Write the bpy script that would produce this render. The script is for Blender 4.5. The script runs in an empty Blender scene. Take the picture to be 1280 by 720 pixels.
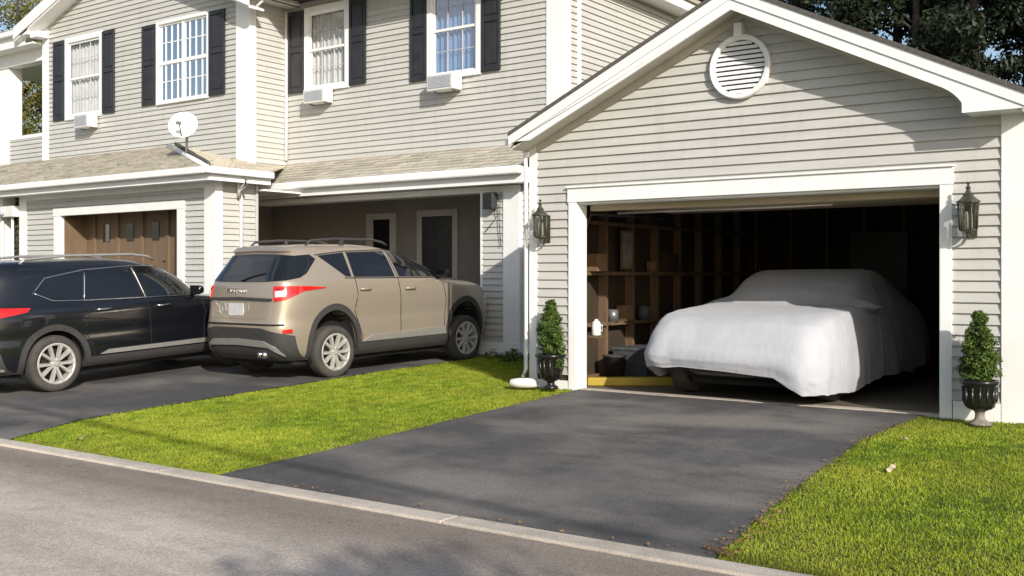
import bpy, bmesh, math, random
import numpy as np
from mathutils import Vector, Matrix, noise
random.seed(7); rng = np.random.default_rng(7)
scene = bpy.context.scene
COL = scene.collection
PI = math.pi
R = math.radians

# ------------------------------------------------------------------ camera, world, sun
cam_d = bpy.data.cameras.new('camera'); cam = bpy.data.objects.new('camera', cam_d); COL.objects.link(cam)
cam.location = (7.414, -10.683, 1.35); cam.rotation_euler = (R(90), 0, R(35.84))
cam_d.sensor_width = 36; cam_d.lens = 37.38; cam_d.shift_y = -15/1280; cam_d.clip_end = 2000; cam_d.clip_start = .1
scene.camera = cam
SUN_DIR = Vector((-1.75, 1.2, -.98)).normalized()
w = bpy.data.worlds.new('World'); scene.world = w; w.use_nodes = True
nt = w.node_tree; bg = nt.nodes['Background']
sky = nt.nodes.new('ShaderNodeTexSky'); sky.sky_type = 'NISHITA'; sky.sun_disc = False
sky.sun_elevation = math.asin(-SUN_DIR.z); sky.sun_rotation = math.atan2(-SUN_DIR.x, -SUN_DIR.y)
sky.air_density = 1.0; sky.dust_density = 1.5; sky.ozone_density = 1.0
wtc = nt.nodes.new('ShaderNodeTexCoord'); wmp = nt.nodes.new('ShaderNodeMapping'); wmp.inputs['Scale'].default_value = (1, 1, 2.2); nt.links.new(wtc.outputs['Generated'], wmp.inputs[0])
wn = nt.nodes.new('ShaderNodeTexNoise'); wn.inputs['Scale'].default_value = 2.6; wn.inputs['Detail'].default_value = 7; wn.inputs['Roughness'].default_value = .58; nt.links.new(wmp.outputs[0], wn.inputs['Vector'])
wr = nt.nodes.new('ShaderNodeMapRange'); wr.interpolation_type = 'SMOOTHSTEP'; wr.inputs[1].default_value = .50; wr.inputs[2].default_value = .70; wr.inputs[4].default_value = .8; nt.links.new(wn.outputs['Fac'], wr.inputs[0])
wx = nt.nodes.new('ShaderNodeMix'); wx.data_type = 'RGBA'; nt.links.new(wr.outputs[0], wx.inputs[0]); nt.links.new(sky.outputs[0], wx.inputs[6]); wx.inputs[7].default_value = (5.2, 5.2, 5.3, 1)
nt.links.new(wx.outputs[2], bg.inputs[0]); bg.inputs[1].default_value = .15
sd = bpy.data.lights.new('sun', 'SUN'); so = bpy.data.objects.new('sun', sd); COL.objects.link(so)
sd.energy = 5.0; sd.angle = R(.55); sd.color = (1, .95, .865)
so.rotation_euler = SUN_DIR.to_track_quat('-Z', 'Y').to_euler(); so.location = (20, -15, 20)
scene.view_settings.view_transform = 'Standard'; scene.view_settings.look = 'None'
scene.view_settings.exposure = 0; scene.view_settings.gamma = 1
scene.cycles.max_bounces = 8; scene.cycles.transparent_max_bounces = 16
scene.cycles.use_denoising = True

# ------------------------------------------------------------------ materials
def nmat(name):
    m = bpy.data.materials.new(name); m.use_nodes = True
    n = m.node_tree; return m, n, n.nodes['Principled BSDF']
def L(n, a, b): n.links.new(a, b)
def node(n, t, **kw):
    x = n.nodes.new(t)
    for k, v in kw.items(): setattr(x, k, v)
    return x
def coords(n, scale=(1,1,1), rot=(0,0,0)):
    tc = node(n, 'ShaderNodeTexCoord'); mp = node(n, 'ShaderNodeMapping')
    mp.inputs['Scale'].default_value = scale; mp.inputs['Rotation'].default_value = rot
    L(n, tc.outputs['Object'], mp.inputs[0]); return mp.outputs[0]
def tex_noise(n, co, scale, detail=4, rough=.55):
    t = node(n, 'ShaderNodeTexNoise'); t.inputs['Scale'].default_value = scale
    t.inputs['Detail'].default_value = detail; t.inputs['Roughness'].default_value = rough
    if co is not None: L(n, co, t.inputs['Vector'])
    return t.outputs['Fac']
def ramp(n, fac, stops):
    r = node(n, 'ShaderNodeValToRGB'); e = r.color_ramp.elements
    while len(e) < len(stops): e.new(.5)
    for i, (p, c) in enumerate(stops):
        e[i].position = p; e[i].color = (c, c, c, 1) if not hasattr(c, '__len__') else (*c, 1)
    L(n, fac, r.inputs[0]); return r.outputs[0]
def mix(n, fac, a, b, mode='MIX'):
    x = node(n, 'ShaderNodeMix'); x.data_type = 'RGBA'; x.blend_type = mode
    def put(s, v):
        if hasattr(v, 'is_linked') or isinstance(v, bpy.types.NodeSocket): L(n, v, s)
        elif hasattr(v, '__len__'): s.default_value = (*v, 1)
        else: s.default_value = v
    put(x.inputs[0], fac); put(x.inputs[6], a); put(x.inputs[7], b); return x.outputs[2]
def bump(n, b, h, strength=.3, dist=.01):
    x = node(n, 'ShaderNodeBump'); x.inputs['Strength'].default_value = strength; x.inputs['Distance'].default_value = dist
    L(n, h, x.inputs['Height']); L(n, x.outputs[0], b.inputs['Normal'])
def simple(name, c1, c2=None, scale=4, rough=.6, metal=0, coat=0, bmp=0, bscale=60, stretch=(1,1,1), spec=.5):
    m, n, b = nmat(name)
    b.inputs['Roughness'].default_value = rough; b.inputs['Metallic'].default_value = metal
    b.inputs['Coat Weight'].default_value = coat; b.inputs['Coat Roughness'].default_value = .03
    b.inputs['Specular IOR Level'].default_value = spec
    co = coords(n, stretch)
    if c2 is None: c2 = tuple(v*.86 for v in c1)
    f = tex_noise(n, co, scale)
    L(n, ramp(n, f, [(.3, c1), (.72, c2)]), b.inputs['Base Color'])
    if bmp: bump(n, b, tex_noise(n, co, bscale, 6), bmp, .01)
    return m
M = {}
def siding_mat():
    m, n, b = nmat('vinyl_siding'); co = coords(n)
    f = tex_noise(n, coords(n, (.5,.5,3)), 2.2, 5); g = tex_noise(n, coords(n, (.6,.6,9.66)), 1.0, 2)
    base = ramp(n, f, [(.3, (.475,.466,.437)), (.7, (.55,.54,.507))])
    base = mix(n, .5, base, ramp(n, g, [(.3, (.455,.447,.417)), (.7, (.575,.566,.535))]))
    dr = tex_noise(n, coords(n, (5,5,.5)), 1.6, 6, .65)
    base = mix(n, ramp(n, dr, [(.52, 0), (.78, .35)]), base, (.34,.325,.285))
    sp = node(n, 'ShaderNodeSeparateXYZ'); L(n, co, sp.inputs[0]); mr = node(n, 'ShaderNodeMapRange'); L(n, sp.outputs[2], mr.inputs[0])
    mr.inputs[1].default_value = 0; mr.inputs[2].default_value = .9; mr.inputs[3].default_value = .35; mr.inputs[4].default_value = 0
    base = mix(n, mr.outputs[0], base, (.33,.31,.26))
    L(n, base, b.inputs['Base Color']); b.inputs['Roughness'].default_value = .45
    bump(n, b, tex_noise(n, coords(n, (1.3,1.3,3)), 2, 3), .35, .012); return m
M['siding'] = siding_mat()
def white_mat():
    m, n, b = nmat('white_trim'); f = tex_noise(n, coords(n), 3, 6); g = tex_noise(n, coords(n, (8,8,1)), 4, 5)
    base = mix(n, ramp(n, g, [(.55, 0), (.8, .5)]), ramp(n, f, [(.3, (.87,.87,.86)), (.75, (.80,.80,.785))]), (.66,.65,.62))
    L(n, base, b.inputs['Base Color']); b.inputs['Roughness'].default_value = .4; return m
M['white'] = white_mat()
M['soffit'] = simple('soffit', (.6,.57,.5), (.5,.47,.41), 2)
def shingle_mat(name):
    m, n, b = nmat(name); a = node(n, 'ShaderNodeAttribute'); a.attribute_name = 'tone'
    c = ramp(n, a.outputs['Fac'], [(0, (.26,.235,.19)), (.15, (.43,.40,.345)), (.6, (.56,.525,.455)), (1, (.68,.64,.555))])
    f = tex_noise(n, coords(n), 55, 5, .7); g = tex_noise(n, coords(n), .9, 5)
    c = mix(n, .45, c, ramp(n, f, [(.3, (.30,.27,.22)), (.7, (.76,.70,.57))]))
    c = mix(n, ramp(n, g, [(.42, 0), (.75, .5)]), c, (.42,.385,.32))
    L(n, c, b.inputs['Base Color']); b.inputs['Roughness'].default_value = .95; bump(n, b, f, .6, .01); return m
M['shx'] = shingle_mat('roof_shingle'); M['shy'] = M['shx']
M['darkshingle'] = simple('dark_shingle', (.07,.065,.06), (.13,.12,.11), 30, .95, bmp=.4)
def shutter_mat():
    return simple('shutter_black', (.018,.018,.022), (.03,.03,.034), 5, .45)
M['shutter'] = shutter_mat()
def glass(name, tint, refl):
    m, n, b = nmat(name); n.nodes.remove(b); out = n.nodes['Material Output']
    tr = node(n, 'ShaderNodeBsdfTransparent'); tr.inputs[0].default_value = (*tint, 1)
    gl = node(n, 'ShaderNodeBsdfGlossy'); gl.inputs['Roughness'].default_value = .015; gl.inputs[0].default_value = (.95,.97,1,1)
    lw = node(n, 'ShaderNodeLayerWeight'); fr = node(n, 'ShaderNodeMath', operation='POWER'); L(n, lw.outputs['Facing'], fr.inputs[0]); fr.inputs[1].default_value = 5
    bp = node(n, 'ShaderNodeBump'); bp.inputs['Strength'].default_value = .05; bp.inputs['Distance'].default_value = .02
    L(n, tex_noise(n, coords(n), 1.6, 2), bp.inputs['Height']); L(n, bp.outputs[0], gl.inputs['Normal'])
    ad = node(n, 'ShaderNodeMath', operation='ADD'); ad.use_clamp = True; L(n, fr.outputs[0], ad.inputs[0]); ad.inputs[1].default_value = refl
    mx = node(n, 'ShaderNodeMixShader'); L(n, ad.outputs[0], mx.inputs[0]); L(n, tr.outputs[0], mx.inputs[1]); L(n, gl.outputs[0], mx.inputs[2])
    L(n, mx.outputs[0], out.inputs[0]); return m
M['pane'] = glass('window_glass', (.88,.9,.92), .07)
M['pane_mid'] = glass('window_glass_tinted', (.6,.72,.86), .26)
M['muntin'] = simple('muntin', (.55,.55,.55), (.48,.48,.48), 6, .5)
M['pane_blue'] = glass('window_glass_coated', (.35,.45,.6), .62)
M['curtain'] = simple('curtain', (.66,.64,.60), (.52,.50,.48), 6, .9)
M['blinds'] = simple('blinds', (.42,.52,.66), (.34,.43,.56), 6, .8)
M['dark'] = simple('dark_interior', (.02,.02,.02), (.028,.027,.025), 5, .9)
def asphalt(name, c1, c2, big, speck, streak=None, rough=.9, wear=None, dust_sun=None):
    m, n, b = nmat(name); co = coords(n)
    st = (.22,1.4,1) if streak != 'y' else (1.6,.25,1)
    f = tex_noise(n, co, 75, 5, .75); g = tex_noise(n, co, big, 6, .6); h = tex_noise(n, coords(n, st), 1.1, 6, .6); m2 = tex_noise(n, co, 6, 6, .65)
    c = ramp(n, g, [(.3, c1), (.7, c2)])
    hi = tuple(min(1, v*1.45) for v in c2)
    c = mix(n, ramp(n, h, [(.46, 0), (.72, .7)]), c, hi)
    c = mix(n, ramp(n, m2, [(.35, .35), (.5, 0)]), c, tuple(v*.72 for v in c1))
    if dust_sun:
        d = node(n, 'ShaderNodeMapping'); L(n, node(n, 'ShaderNodeTexCoord').outputs['Object'], d.inputs[0]); d.inputs['Scale'].default_value = (.5,.9,1); d.inputs['Rotation'].default_value = (0,0,R(24))
        c = mix(n, ramp(n, tex_noise(n, d.outputs[0], .8, 5, .6), [(.47, 0), (.64, .6)]), c, dust_sun)  # pale streaks painted in: dust, plus the streak of sun across the drive
    if wear:
        sp = node(n, 'ShaderNodeSeparateXYZ'); L(n, node(n, 'ShaderNodeTexCoord').outputs['Object'], sp.inputs[0])
        mr = node(n, 'ShaderNodeMapRange'); mr.inputs[1].default_value = wear[0]; mr.inputs[2].default_value = wear[1]; mr.interpolation_type = 'SMOOTHSTEP'
        ad = node(n, 'ShaderNodeMath', operation='MULTIPLY_ADD'); L(n, g, ad.inputs[0]); ad.inputs[1].default_value = .9; L(n, sp.outputs[1], ad.inputs[2]); L(n, ad.outputs[0], mr.inputs[0])
        c = mix(n, mr.outputs[0], c, wear[2], 'MULTIPLY')
    gr = ramp(n, f, [(.30, .45), (.5, 1.0), (.72, 1.9)])
    c = mix(n, speck, c, mix(n, 1, c, gr, 'MULTIPLY'))
    L(n, c, b.inputs['Base Color']); b.inputs['Roughness'].default_value = rough
    bump(n, b, f, .8, .008); return m
M['drive'] = asphalt('sealed_asphalt', (.055,.053,.054), (.088,.084,.083), .6, .8, 'y', .7, None, (.26,.235,.205))
M['road'] = asphalt('worn_road_asphalt', (.40,.345,.295), (.50,.437,.38), .5, .8, None, .9, (-6.2, -5.2, (.50,.475,.46)))
M['kerb'] = asphalt('concrete_kerb', (.40,.35,.29), (.52,.46,.39), 1.5, .5)
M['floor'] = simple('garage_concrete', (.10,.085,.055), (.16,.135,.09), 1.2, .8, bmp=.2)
def soil_mat():
    m, n, b = nmat('turf'); f = tex_noise(n, coords(n), 1.3, 6); g = tex_noise(n, coords(n), 40, 4)
    c = mix(n, .5, ramp(n, f, [(.35, (.075,.11,.018)), (.7, (.17,.155,.04))]), ramp(n, g, [(.3, (.05,.07,.012)), (.7, (.16,.16,.045))]))
    L(n, c, b.inputs['Base Color']); b.inputs['Roughness'].default_value = 1; bump(n, b, g, 1, .03); return m
M['soil'] = soil_mat()
def leafy(name, c1, c2, c3, trans=.35, attr='tone', patch=None):
    m, n, b = nmat(name); a = node(n, 'ShaderNodeAttribute'); a.attribute_name = attr
    c = ramp(n, a.outputs['Fac'], [(0, c1), (.5, c2), (1, c3)])
    if patch: c = mix(n, ramp(n, tex_noise(n, coords(n), patch[0], 4), [(.42, 0), (.72, patch[1])]), c, patch[2])
    L(n, c, b.inputs['Base Color']); b.inputs['Roughness'].default_value = .55; b.inputs['Specular IOR Level'].default_value = .3
    td = node(n, 'ShaderNodeBsdfTranslucent'); L(n, c, td.inputs[0]); mx = node(n, 'ShaderNodeMixShader'); mx.inputs[0].default_value = trans
    out = n.nodes['Material Output']; L(n, b.outputs[0], mx.inputs[1]); L(n, td.outputs[0], mx.inputs[2]); L(n, mx.outputs[0], out.inputs[0]); return m
M['grass'] = leafy('grass_blade', (.11,.18,.014), (.29,.40,.025), (.52,.54,.07), .4, 'tone', (.7, .55, (.44,.43,.055)))
M['shrubleaf'] = leafy('shrub_leaf', (.03,.06,.012), (.07,.12,.02), (.17,.22,.04), .3)
M['darkleaf'] = leafy('dark_tree_leaf', (.010,.017,.009), (.017,.026,.011), (.035,.045,.018), .15)
M['goldleaf'] = leafy('golden_tree_leaf', (.08,.09,.015), (.22,.20,.035), (.42,.36,.09), .4)
M['greenleaf'] = leafy('green_tree_leaf', (.04,.07,.015), (.09,.13,.025), (.18,.21,.05), .35)
M['vineleaf'] = leafy('vine_leaf', (.02,.022,.014), (.06,.065,.035), (.16,.16,.10), .2)
M['bark'] = simple('bark', (.03,.026,.022), (.06,.05,.042), 8, .95, bmp=.6, bscale=20, stretch=(3,3,.5))
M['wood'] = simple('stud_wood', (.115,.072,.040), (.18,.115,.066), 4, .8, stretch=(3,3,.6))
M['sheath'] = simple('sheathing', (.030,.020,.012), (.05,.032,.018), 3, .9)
M['brownwood'] = simple('brown_door', (.15,.10,.06), (.20,.135,.08), 3, .6, stretch=(4,4,.5))
M['doorpanel'] = simple('overhead_door_panel', (.42,.34,.22), (.5,.42,.29), 3, .6, stretch=(.4,3,3))
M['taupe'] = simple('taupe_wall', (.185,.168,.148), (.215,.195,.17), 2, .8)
M['greydoor'] = simple('dull_white_trim', (.42,.40,.37), (.36,.34,.31), 3, .6)
M['blackdoor'] = simple('black_door', (.012,.012,.015), (.02,.02,.022), 3, .4)
M['iron'] = simple('black_iron', (.015,.014,.013), (.04,.035,.028), 14, .45, .4, bmp=.3, bscale=80)
M['urn'] = simple('black_urn', (.008,.008,.008), (.016,.015,.014), 10, .25, coat=.3)
M['stone'] = simple('weathered_stone', (.28,.26,.22), (.14,.12,.10), 22, .9, bmp=.5)
M['bronze'] = simple('weathered_bronze', (.05,.048,.04), (.12,.115,.09), 26, .5, .5, bmp=.3, bscale=90)
M['lampglass'] = glass('lantern_glass', (.7,.7,.66), .12)
M['candle'] = simple('candle_sleeve', (.6,.58,.5), None, 4, .5)
M['dish'] = simple('dish_white', (.82,.80,.76), (.76,.74,.70), 5, .45)
M['grey'] = simple('grey_metal', (.25,.25,.25), (.18,.18,.18), 8, .4, .5)
M['plasticw'] = simple('white_plastic', (.78,.77,.74), (.72,.71,.68), 6, .45)
M['plasticg'] = simple('grey_plastic', (.50,.52,.55), (.44,.46,.49), 9, .5)
M['yellow'] = simple('yellow_paint', (.42,.30,.02), (.32,.22,.015), 6, .5)
M['cardboard'] = simple('cardboard', (.22,.14,.075), (.17,.105,.055), 5, .85)
M['bluegrey'] = simple('grey_tarp', (.10,.11,.11), (.05,.055,.055), 12, .6, bmp=.5, bscale=9)
M['leafdry'] = simple('dry_leaf', (.62,.50,.34), (.5,.36,.2), 20, .8)
M['soilpot'] = simple('potting_soil', (.03,.02,.013), (.05,.035,.022), 40, 1)
# cars
def paint(name, c, metal, rough, dirt=.12):
    m, n, b = nmat(name); f = tex_noise(n, coords(n), 2.2, 5); fl = tex_noise(n, coords(n), 900, 1)
    cc = mix(n, ramp(n, f, [(.45, 0), (.8, dirt)]), c, tuple(min(1, v*.8+.03) for v in c))
    cc = mix(n, .25, cc, mix(n, fl, tuple(v*.6 for v in c), tuple(min(1, v*1.4) for v in c)))
    L(n, cc, b.inputs['Base Color']); b.inputs['Metallic'].default_value = metal; b.inputs['Roughness'].default_value = rough
    b.inputs['Coat Weight'].default_value = 1; b.inputs['Coat Roughness'].default_value = .04; return m
M['tan'] = paint('tan_metallic_paint', (.385,.325,.255), .42, .34)
M['blackpaint'] = paint('black_paint', (.006,.007,.010), .2, .3, .05)
M['autoglass'] = simple('tinted_glass', (.006,.007,.008), (.010,.011,.012), 2, .03, 0, .6)
M['clad'] = simple('charcoal_cladding', (.035,.034,.034), (.05,.048,.047), 20, .6, bmp=.1, bscale=300)
M['chrome'] = simple('chrome', (.72,.72,.73), (.66,.66,.67), 5, .16, 1)
M['silver'] = simple('silver_trim', (.5,.48,.45), (.45,.43,.41), 8, .35, .6)
M['alloy'] = simple('alloy_wheel', (.68,.66,.63), (.54,.52,.49), 14, .35, .5)
M['tyre'] = simple('tyre_rubber', (.035,.033,.030), (.075,.068,.06), 7, .85, bmp=.2, bscale=90)
M['redlamp'] = simple('red_lamp', (.62,.01,.008), (.5,.008,.006), 5, .12, 0, 1)
M['clearlamp'] = simple('clear_lamp', (.75,.72,.70), (.6,.55,.55), 30, .12, .2, 1)
M['plate'] = simple('licence_plate', (.62,.62,.62), (.5,.5,.52), 12, .4)
M['under'] = simple('underbody', (.006,.006,.006), (.01,.01,.01), 5, .9)
M['cover'] = None
def cover_mat():
    m, n, b = nmat('silver_cover_fabric'); co = coords(n); f = tex_noise(n, co, 2.5, 6); g = tex_noise(n, co, 500, 2)
    L(n, ramp(n, f, [(.3, (.40,.41,.445)), (.7, (.47,.48,.51))]), b.inputs['Base Color']); b.inputs['Roughness'].default_value = .62
    b.inputs['Sheen Weight'].default_value = .15
    wv = tex_noise(n, coords(n, (1.2,1.2,.5)), 5, 5)
    ad = node(n, 'ShaderNodeMath', operation='MULTIPLY_ADD'); L(n, wv, ad.inputs[0]); ad.inputs[1].default_value = 8; L(n, g, ad.inputs[2])
    bump(n, b, ad.outputs[0], .35, .006); return m
M['cover'] = cover_mat()

# ------------------------------------------------------------------ mesh builder
class MB:
    def __init__(s): s.v = []; s.f = []; s.smooth = []; s.tone = []
    def add(s, vs, fs, mat=None, smooth=False):
        o = len(s.v)
        s.v += [tuple(mat @ Vector(p)) if mat is not None else tuple(p) for p in vs]
        s.f += [tuple(o+i for i in f) for f in fs]; s.smooth += [smooth]*len(fs)
        return s
    def box(s, x0, x1, y0, y1, z0, z1, mat=None):
        v = [(x0,y0,z0),(x1,y0,z0),(x1,y1,z0),(x0,y1,z0),(x0,y0,z1),(x1,y0,z1),(x1,y1,z1),(x0,y1,z1)]
        return s.add(v, [(0,3,2,1),(4,5,6,7),(0,1,5,4),(1,2,6,5),(2,3,7,6),(3,0,4,7)], mat)
    def bbox(s, x0, x1, y0, y1, z0, z1, b=.006, mat=None):
        bm = bmesh.new(); bmesh.ops.create_cube(bm, size=1)
        for v in bm.verts: v.co = ((x0+x1)/2+v.co.x*(x1-x0), (y0+y1)/2+v.co.y*(y1-y0), (z0+z1)/2+v.co.z*(z1-z0))
        bmesh.ops.bevel(bm, geom=bm.edges[:], offset=b, segments=2, affect='EDGES', profile=.5)
        s.bm(bm, mat); return s
    def bm(s, bm, mat=None, smooth=False):
        bm.verts.index_update(); s.add([v.co.copy() for v in bm.verts], [[v.index for v in f.verts] for f in bm.faces], mat, smooth); bm.free()
    def quad(s, a, b, c, d): return s.add([a,b,c,d], [(0,1,2,3)])
    def prism(s, poly, y0, y1, mat=None):      # polygon (x,z) extruded along y
        n = len(poly); v = [(x,y0,z) for x,z in poly]+[(x,y1,z) for x,z in poly]
        f = [tuple(range(n)), tuple(range(2*n-1, n-1, -1))]+[(i, i+n, (i+1)%n+n, (i+1)%n) for i in range(n)]
        return s.add(v, f, mat)
    def lathe(s, prof, n=24, mat=None, smooth=True, closed=False):   # (r,z) about z
        v = []; f = []; k = len(prof)
        for i in range(n):
            a = 2*PI*i/n
            for r, z in prof: v.append((r*math.cos(a), r*math.sin(a), z))
        for i in range(n):
            j = (i+1) % n
            for q in range(k if closed else k-1):
                p = (q+1) % k
                f.append((i*k+q, j*k+q, j*k+p, i*k+p))
        return s.add(v, f, mat, smooth)
    def tube(s, pts, rad, n=8, smooth=True, caps=True):
        pts = [Vector(p) for p in pts]; v = []; f = []; up = Vector((0,0,1))
        for i, p in enumerate(pts):
            d = (pts[min(i+1,len(pts)-1)]-pts[max(i-1,0)]).normalized()
            a = d.cross(up if abs(d.z) < .95 else Vector((1,0,0))).normalized(); b = d.cross(a)
            r = rad[i] if hasattr(rad, '__len__') else rad
            for k in range(n):
                t = 2*PI*k/n; v.append(p+a*r*math.cos(t)+b*r*math.sin(t))
        for i in range(len(pts)-1):
            for k in range(n):
                f.append((i*n+k, i*n+(k+1)%n, (i+1)*n+(k+1)%n, (i+1)*n+k))
        if caps: f += [tuple(range(n-1,-1,-1)), tuple(range((len(pts)-1)*n, len(pts)*n))]
        return s.add(v, f, None, smooth)
    def build(s, name, mat, parent=None, sharp=None, rec=False):
        me = bpy.data.meshes.new(name); me.from_pydata(s.v, [], s.f)
        me.polygons.foreach_set('use_smooth', s.smooth); me.update()
        if s.tone: me.attributes.new('tone', 'FLOAT', 'FACE').data.foreach_set('value', s.tone)
        if sharp or rec:
            bm = bmesh.new(); bm.from_mesh(me)
            if rec: bmesh.ops.recalc_face_normals(bm, faces=bm.faces[:])
            if sharp:
                for e in bm.edges:
                    if len(e.link_faces) == 2 and e.calc_face_angle(0) > R(sharp): e.smooth = False
            bm.to_mesh(me); bm.free()
        me.materials.append(mat); o = bpy.data.objects.new(name, me); COL.objects.link(o)
        if parent: o.parent = parent
        return o
def tag(o, label=None, cat=None, group=None, kind=None):
    if label: o['label'] = label
    if cat: o['category'] = cat
    if group: o['group'] = group
    if kind: o['kind'] = kind
    return o
def empty(name, loc, label, cat, group=None, rot=(0,0,0)):
    o = bpy.data.objects.new(name, None); COL.objects.link(o); o.location = loc; o.rotation_euler = rot
    o.empty_display_size = .2; return tag(o, label, cat, group)
def at_root(root):       # parts are modelled in world coordinates: undo the root transform
    bpy.context.view_layer.update()
    inv = root.matrix_world.inverted()
    for c in root.children:
        if not c.get('_loc'): c.matrix_parent_inverse = inv
def copy_tree(o, parent=None):
    c = o.copy(); COL.objects.link(c)
    if parent: c.parent = parent; c.matrix_parent_inverse = o.matrix_parent_inverse.copy()
    for ch in list(o.children): copy_tree(ch, c)
    return c

def courses(mb, O, U, V, N, v0, v1, h, interval, rects=(), proud=.024, breaks=(), tabs=0):
    O, U, V, N = Vector(O), Vector(U), Vector(V), Vector(N)
    k = 0; v = v0
    while v < v1-1e-4:
        t = min(v+h, v1)
        cuts = sorted(set([v, t]+[b for b in breaks if v < b < t]+[z for r in rects for z in (r[2], r[3]) if v+1e-4 < z < t-1e-4]))
        for a, b in zip(cuts[:-1], cuts[1:]):
            ia, ib = interval(a), interval(b)
            if ia is None or ib is None: continue
            segs = [(ia[0], ia[1], ib[0], ib[1])]
            for r in rects:
                if r[2] < (a+b)/2 < r[3]:
                    new = []
                    for s in segs:
                        if r[1] <= min(s[0], s[2]) or r[0] >= max(s[1], s[3]): new.append(s); continue
                        if r[0] > s[0]: new.append((s[0], r[0], s[2], r[0]))
                        if r[1] < s[1]: new.append((r[1], s[1], r[1], s[3]))
                    segs = new
            pa = proud*(1-(a-v)/h)+.001; pb = proud*(1-(b-v)/h)+.001
            for s in segs:
                if tabs:
                    u = min(s[0], s[2])-random.random()*tabs; ue = max(s[1], s[3])
                    while u < ue:
                        e_ = u+tabs*random.uniform(.7, 1.3); k0, k1 = u, e_-.006; u = e_
                        c = [min(max(q, lo), hi) for q, lo, hi in ((k0, s[0], s[1]), (k1, s[0], s[1]), (k1, s[2], s[3]), (k0, s[2], s[3]))]
                        if c[1]-c[0] < .01 and c[2]-c[3] < .01: continue
                        x_ = random.uniform(-.004, .006); dv = random.uniform(-.006, .004)
                        pts = [O+U*c[0]+V*(a+dv)+N*(pa+x_), O+U*c[1]+V*(a+dv)+N*(pa+x_), O+U*c[2]+V*(b+.01)+N*(pb+x_*.3), O+U*c[3]+V*(b+.01)+N*(pb+x_*.3)]
                        mb.quad(*pts); mb.quad(pts[0]-N*.03, pts[1]-N*.03, pts[1], pts[0])
                        t_ = random.random(); mb.tone += [t_, t_*.6]
                A = O+U*s[0]+V*a+N*(pa-(.02 if tabs else 0)); B = O+U*s[1]+V*a+N*(pa-(.02 if tabs else 0)); C = O+U*s[3]+V*b+N*pb; D = O+U*s[2]+V*b+N*pb
                if tabs: C = C-N*.02; D = D-N*.02
                mb.quad(A, B, C, D)
                if tabs: mb.tone += [0]
                if a == v and not tabs:
                    mb.quad(O+U*s[0]+V*a-N*.004, O+U*s[1]+V*a-N*.004, B, A)
        v = t
H = .1035

# ------------------------------------------------------------------ terrain, road, drives
SL = .25/5.17
def gz(x, y):
    if y <= -5.17: return -.25
    if y <= 0: return SL*y
    up = .025*min(y, 5)
    k = min(1, max(0, (-x-.15)/.5)); return up*k-.012*(1-k)
def sheet(name, xs, ys, off, mat, kind='structure', inside=None):
    mb = MB(); idx = {}
    for j, y in enumerate(ys):
        for i, x in enumerate(xs): idx[i, j] = len(mb.v); mb.v.append((x, y, gz(x, y)+off))
    for j in range(len(ys)-1):
        for i in range(len(xs)-1): mb.f.append((idx[i,j], idx[i+1,j], idx[i+1,j+1], idx[i,j+1])); mb.smooth.append(True)
    o = mb.build(name, mat); return tag(o, kind=kind)
def frange(a, b, n): return [a+(b-a)*i/n for i in range(n+1)]
xs = [-400,-120,-60,-40,-30]+frange(-25, -.7, 30)+[-.65,-.4,-.15,0]+frange(.3, 12, 14)+[20,40,80,400]
ys = [-5.17,-4,-3,-2,-1,0,.5,1,2,3,4,5,8,14,30,80,400]
sheet('ground', xs, ys, -.012, M['soil'])
g2 = MB().quad((-400,-400,-.262),(400,-400,-.262),(400,-13,-.262),(-400,-13,-.262)); tag(g2.build('far_ground', M['soil']), kind='structure')
rd = MB().quad((-200,-13,-.258),(200,-13,-.258),(200,-5.30,-.258),(-200,-5.30,-.258)); tag(rd.build('road', M['road']), kind='structure')
kb = MB(); x = -60
while x < 30:
    kb.bbox(x+.004, x+2.996, -5.36, -5.165, -.30, -.238, .012); x += 3
tag(kb.build('kerb', M['kerb']), kind='structure')
def smooth_edge(pts, y):
    for (y0, x0), (y1, x1) in zip(pts[:-1], pts[1:]):
        if y0 <= y <= y1:
            return x0+(x1-x0)*(y-y0)/(y1-y0)
    return pts[-1][1] if y > pts[-1][0] else pts[0][1]
DL = [(-5.17,.50),(-4.11,.575),(-2.47,.60),(-.32,.66),(0,.66)]
DR = [(-5.17,4.83),(-5.03,4.80),(-3.5,4.62),(-1.38,4.48),(-.05,4.60),(0,4.62)]
LL = [(-5.17,-2.62),(-5.03,-2.70),(-4.11,-3.07),(-1.67,-2.96),(-.23,-2.83),(1.87,-2.85),(3.05,-2.9)]
def wob(y, s): return .025*noise.noise(Vector((y*3.1, s, 0)))+.02*noise.noise(Vector((y*9, s, 3)))
def drive(name, ledge, redge, ys, off):
    mb = MB()
    for y in ys: mb.v += [(ledge(y), y, gz(0 if redge(y) > 0 else -3, y)+off), (redge(y), y, gz(0 if redge(y) > 0 else -3, y)+off)]
    for i in range(len(ys)-1): mb.f.append((2*i, 2*i+1, 2*i+3, 2*i+2)); mb.smooth.append(True)
    return tag(mb.build(name, M['drive']), kind='structure')
drive('driveway', lambda y: smooth_edge(DL, y)+wob(y, 1), lambda y: smooth_edge(DR, y)+wob(y, 2), frange(-5.17, 0, 60), .004)
drive('driveway', lambda y: -14.5, lambda y: smooth_edge(LL, y)+wob(y, 3), frange(-5.17, 3.04, 80), .004)
wk = MB().box(.66, 4.77, 0.002, .16, -.03, .012); tag(wk.build('garage_threshold', M['kerb']), kind='structure')

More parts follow.
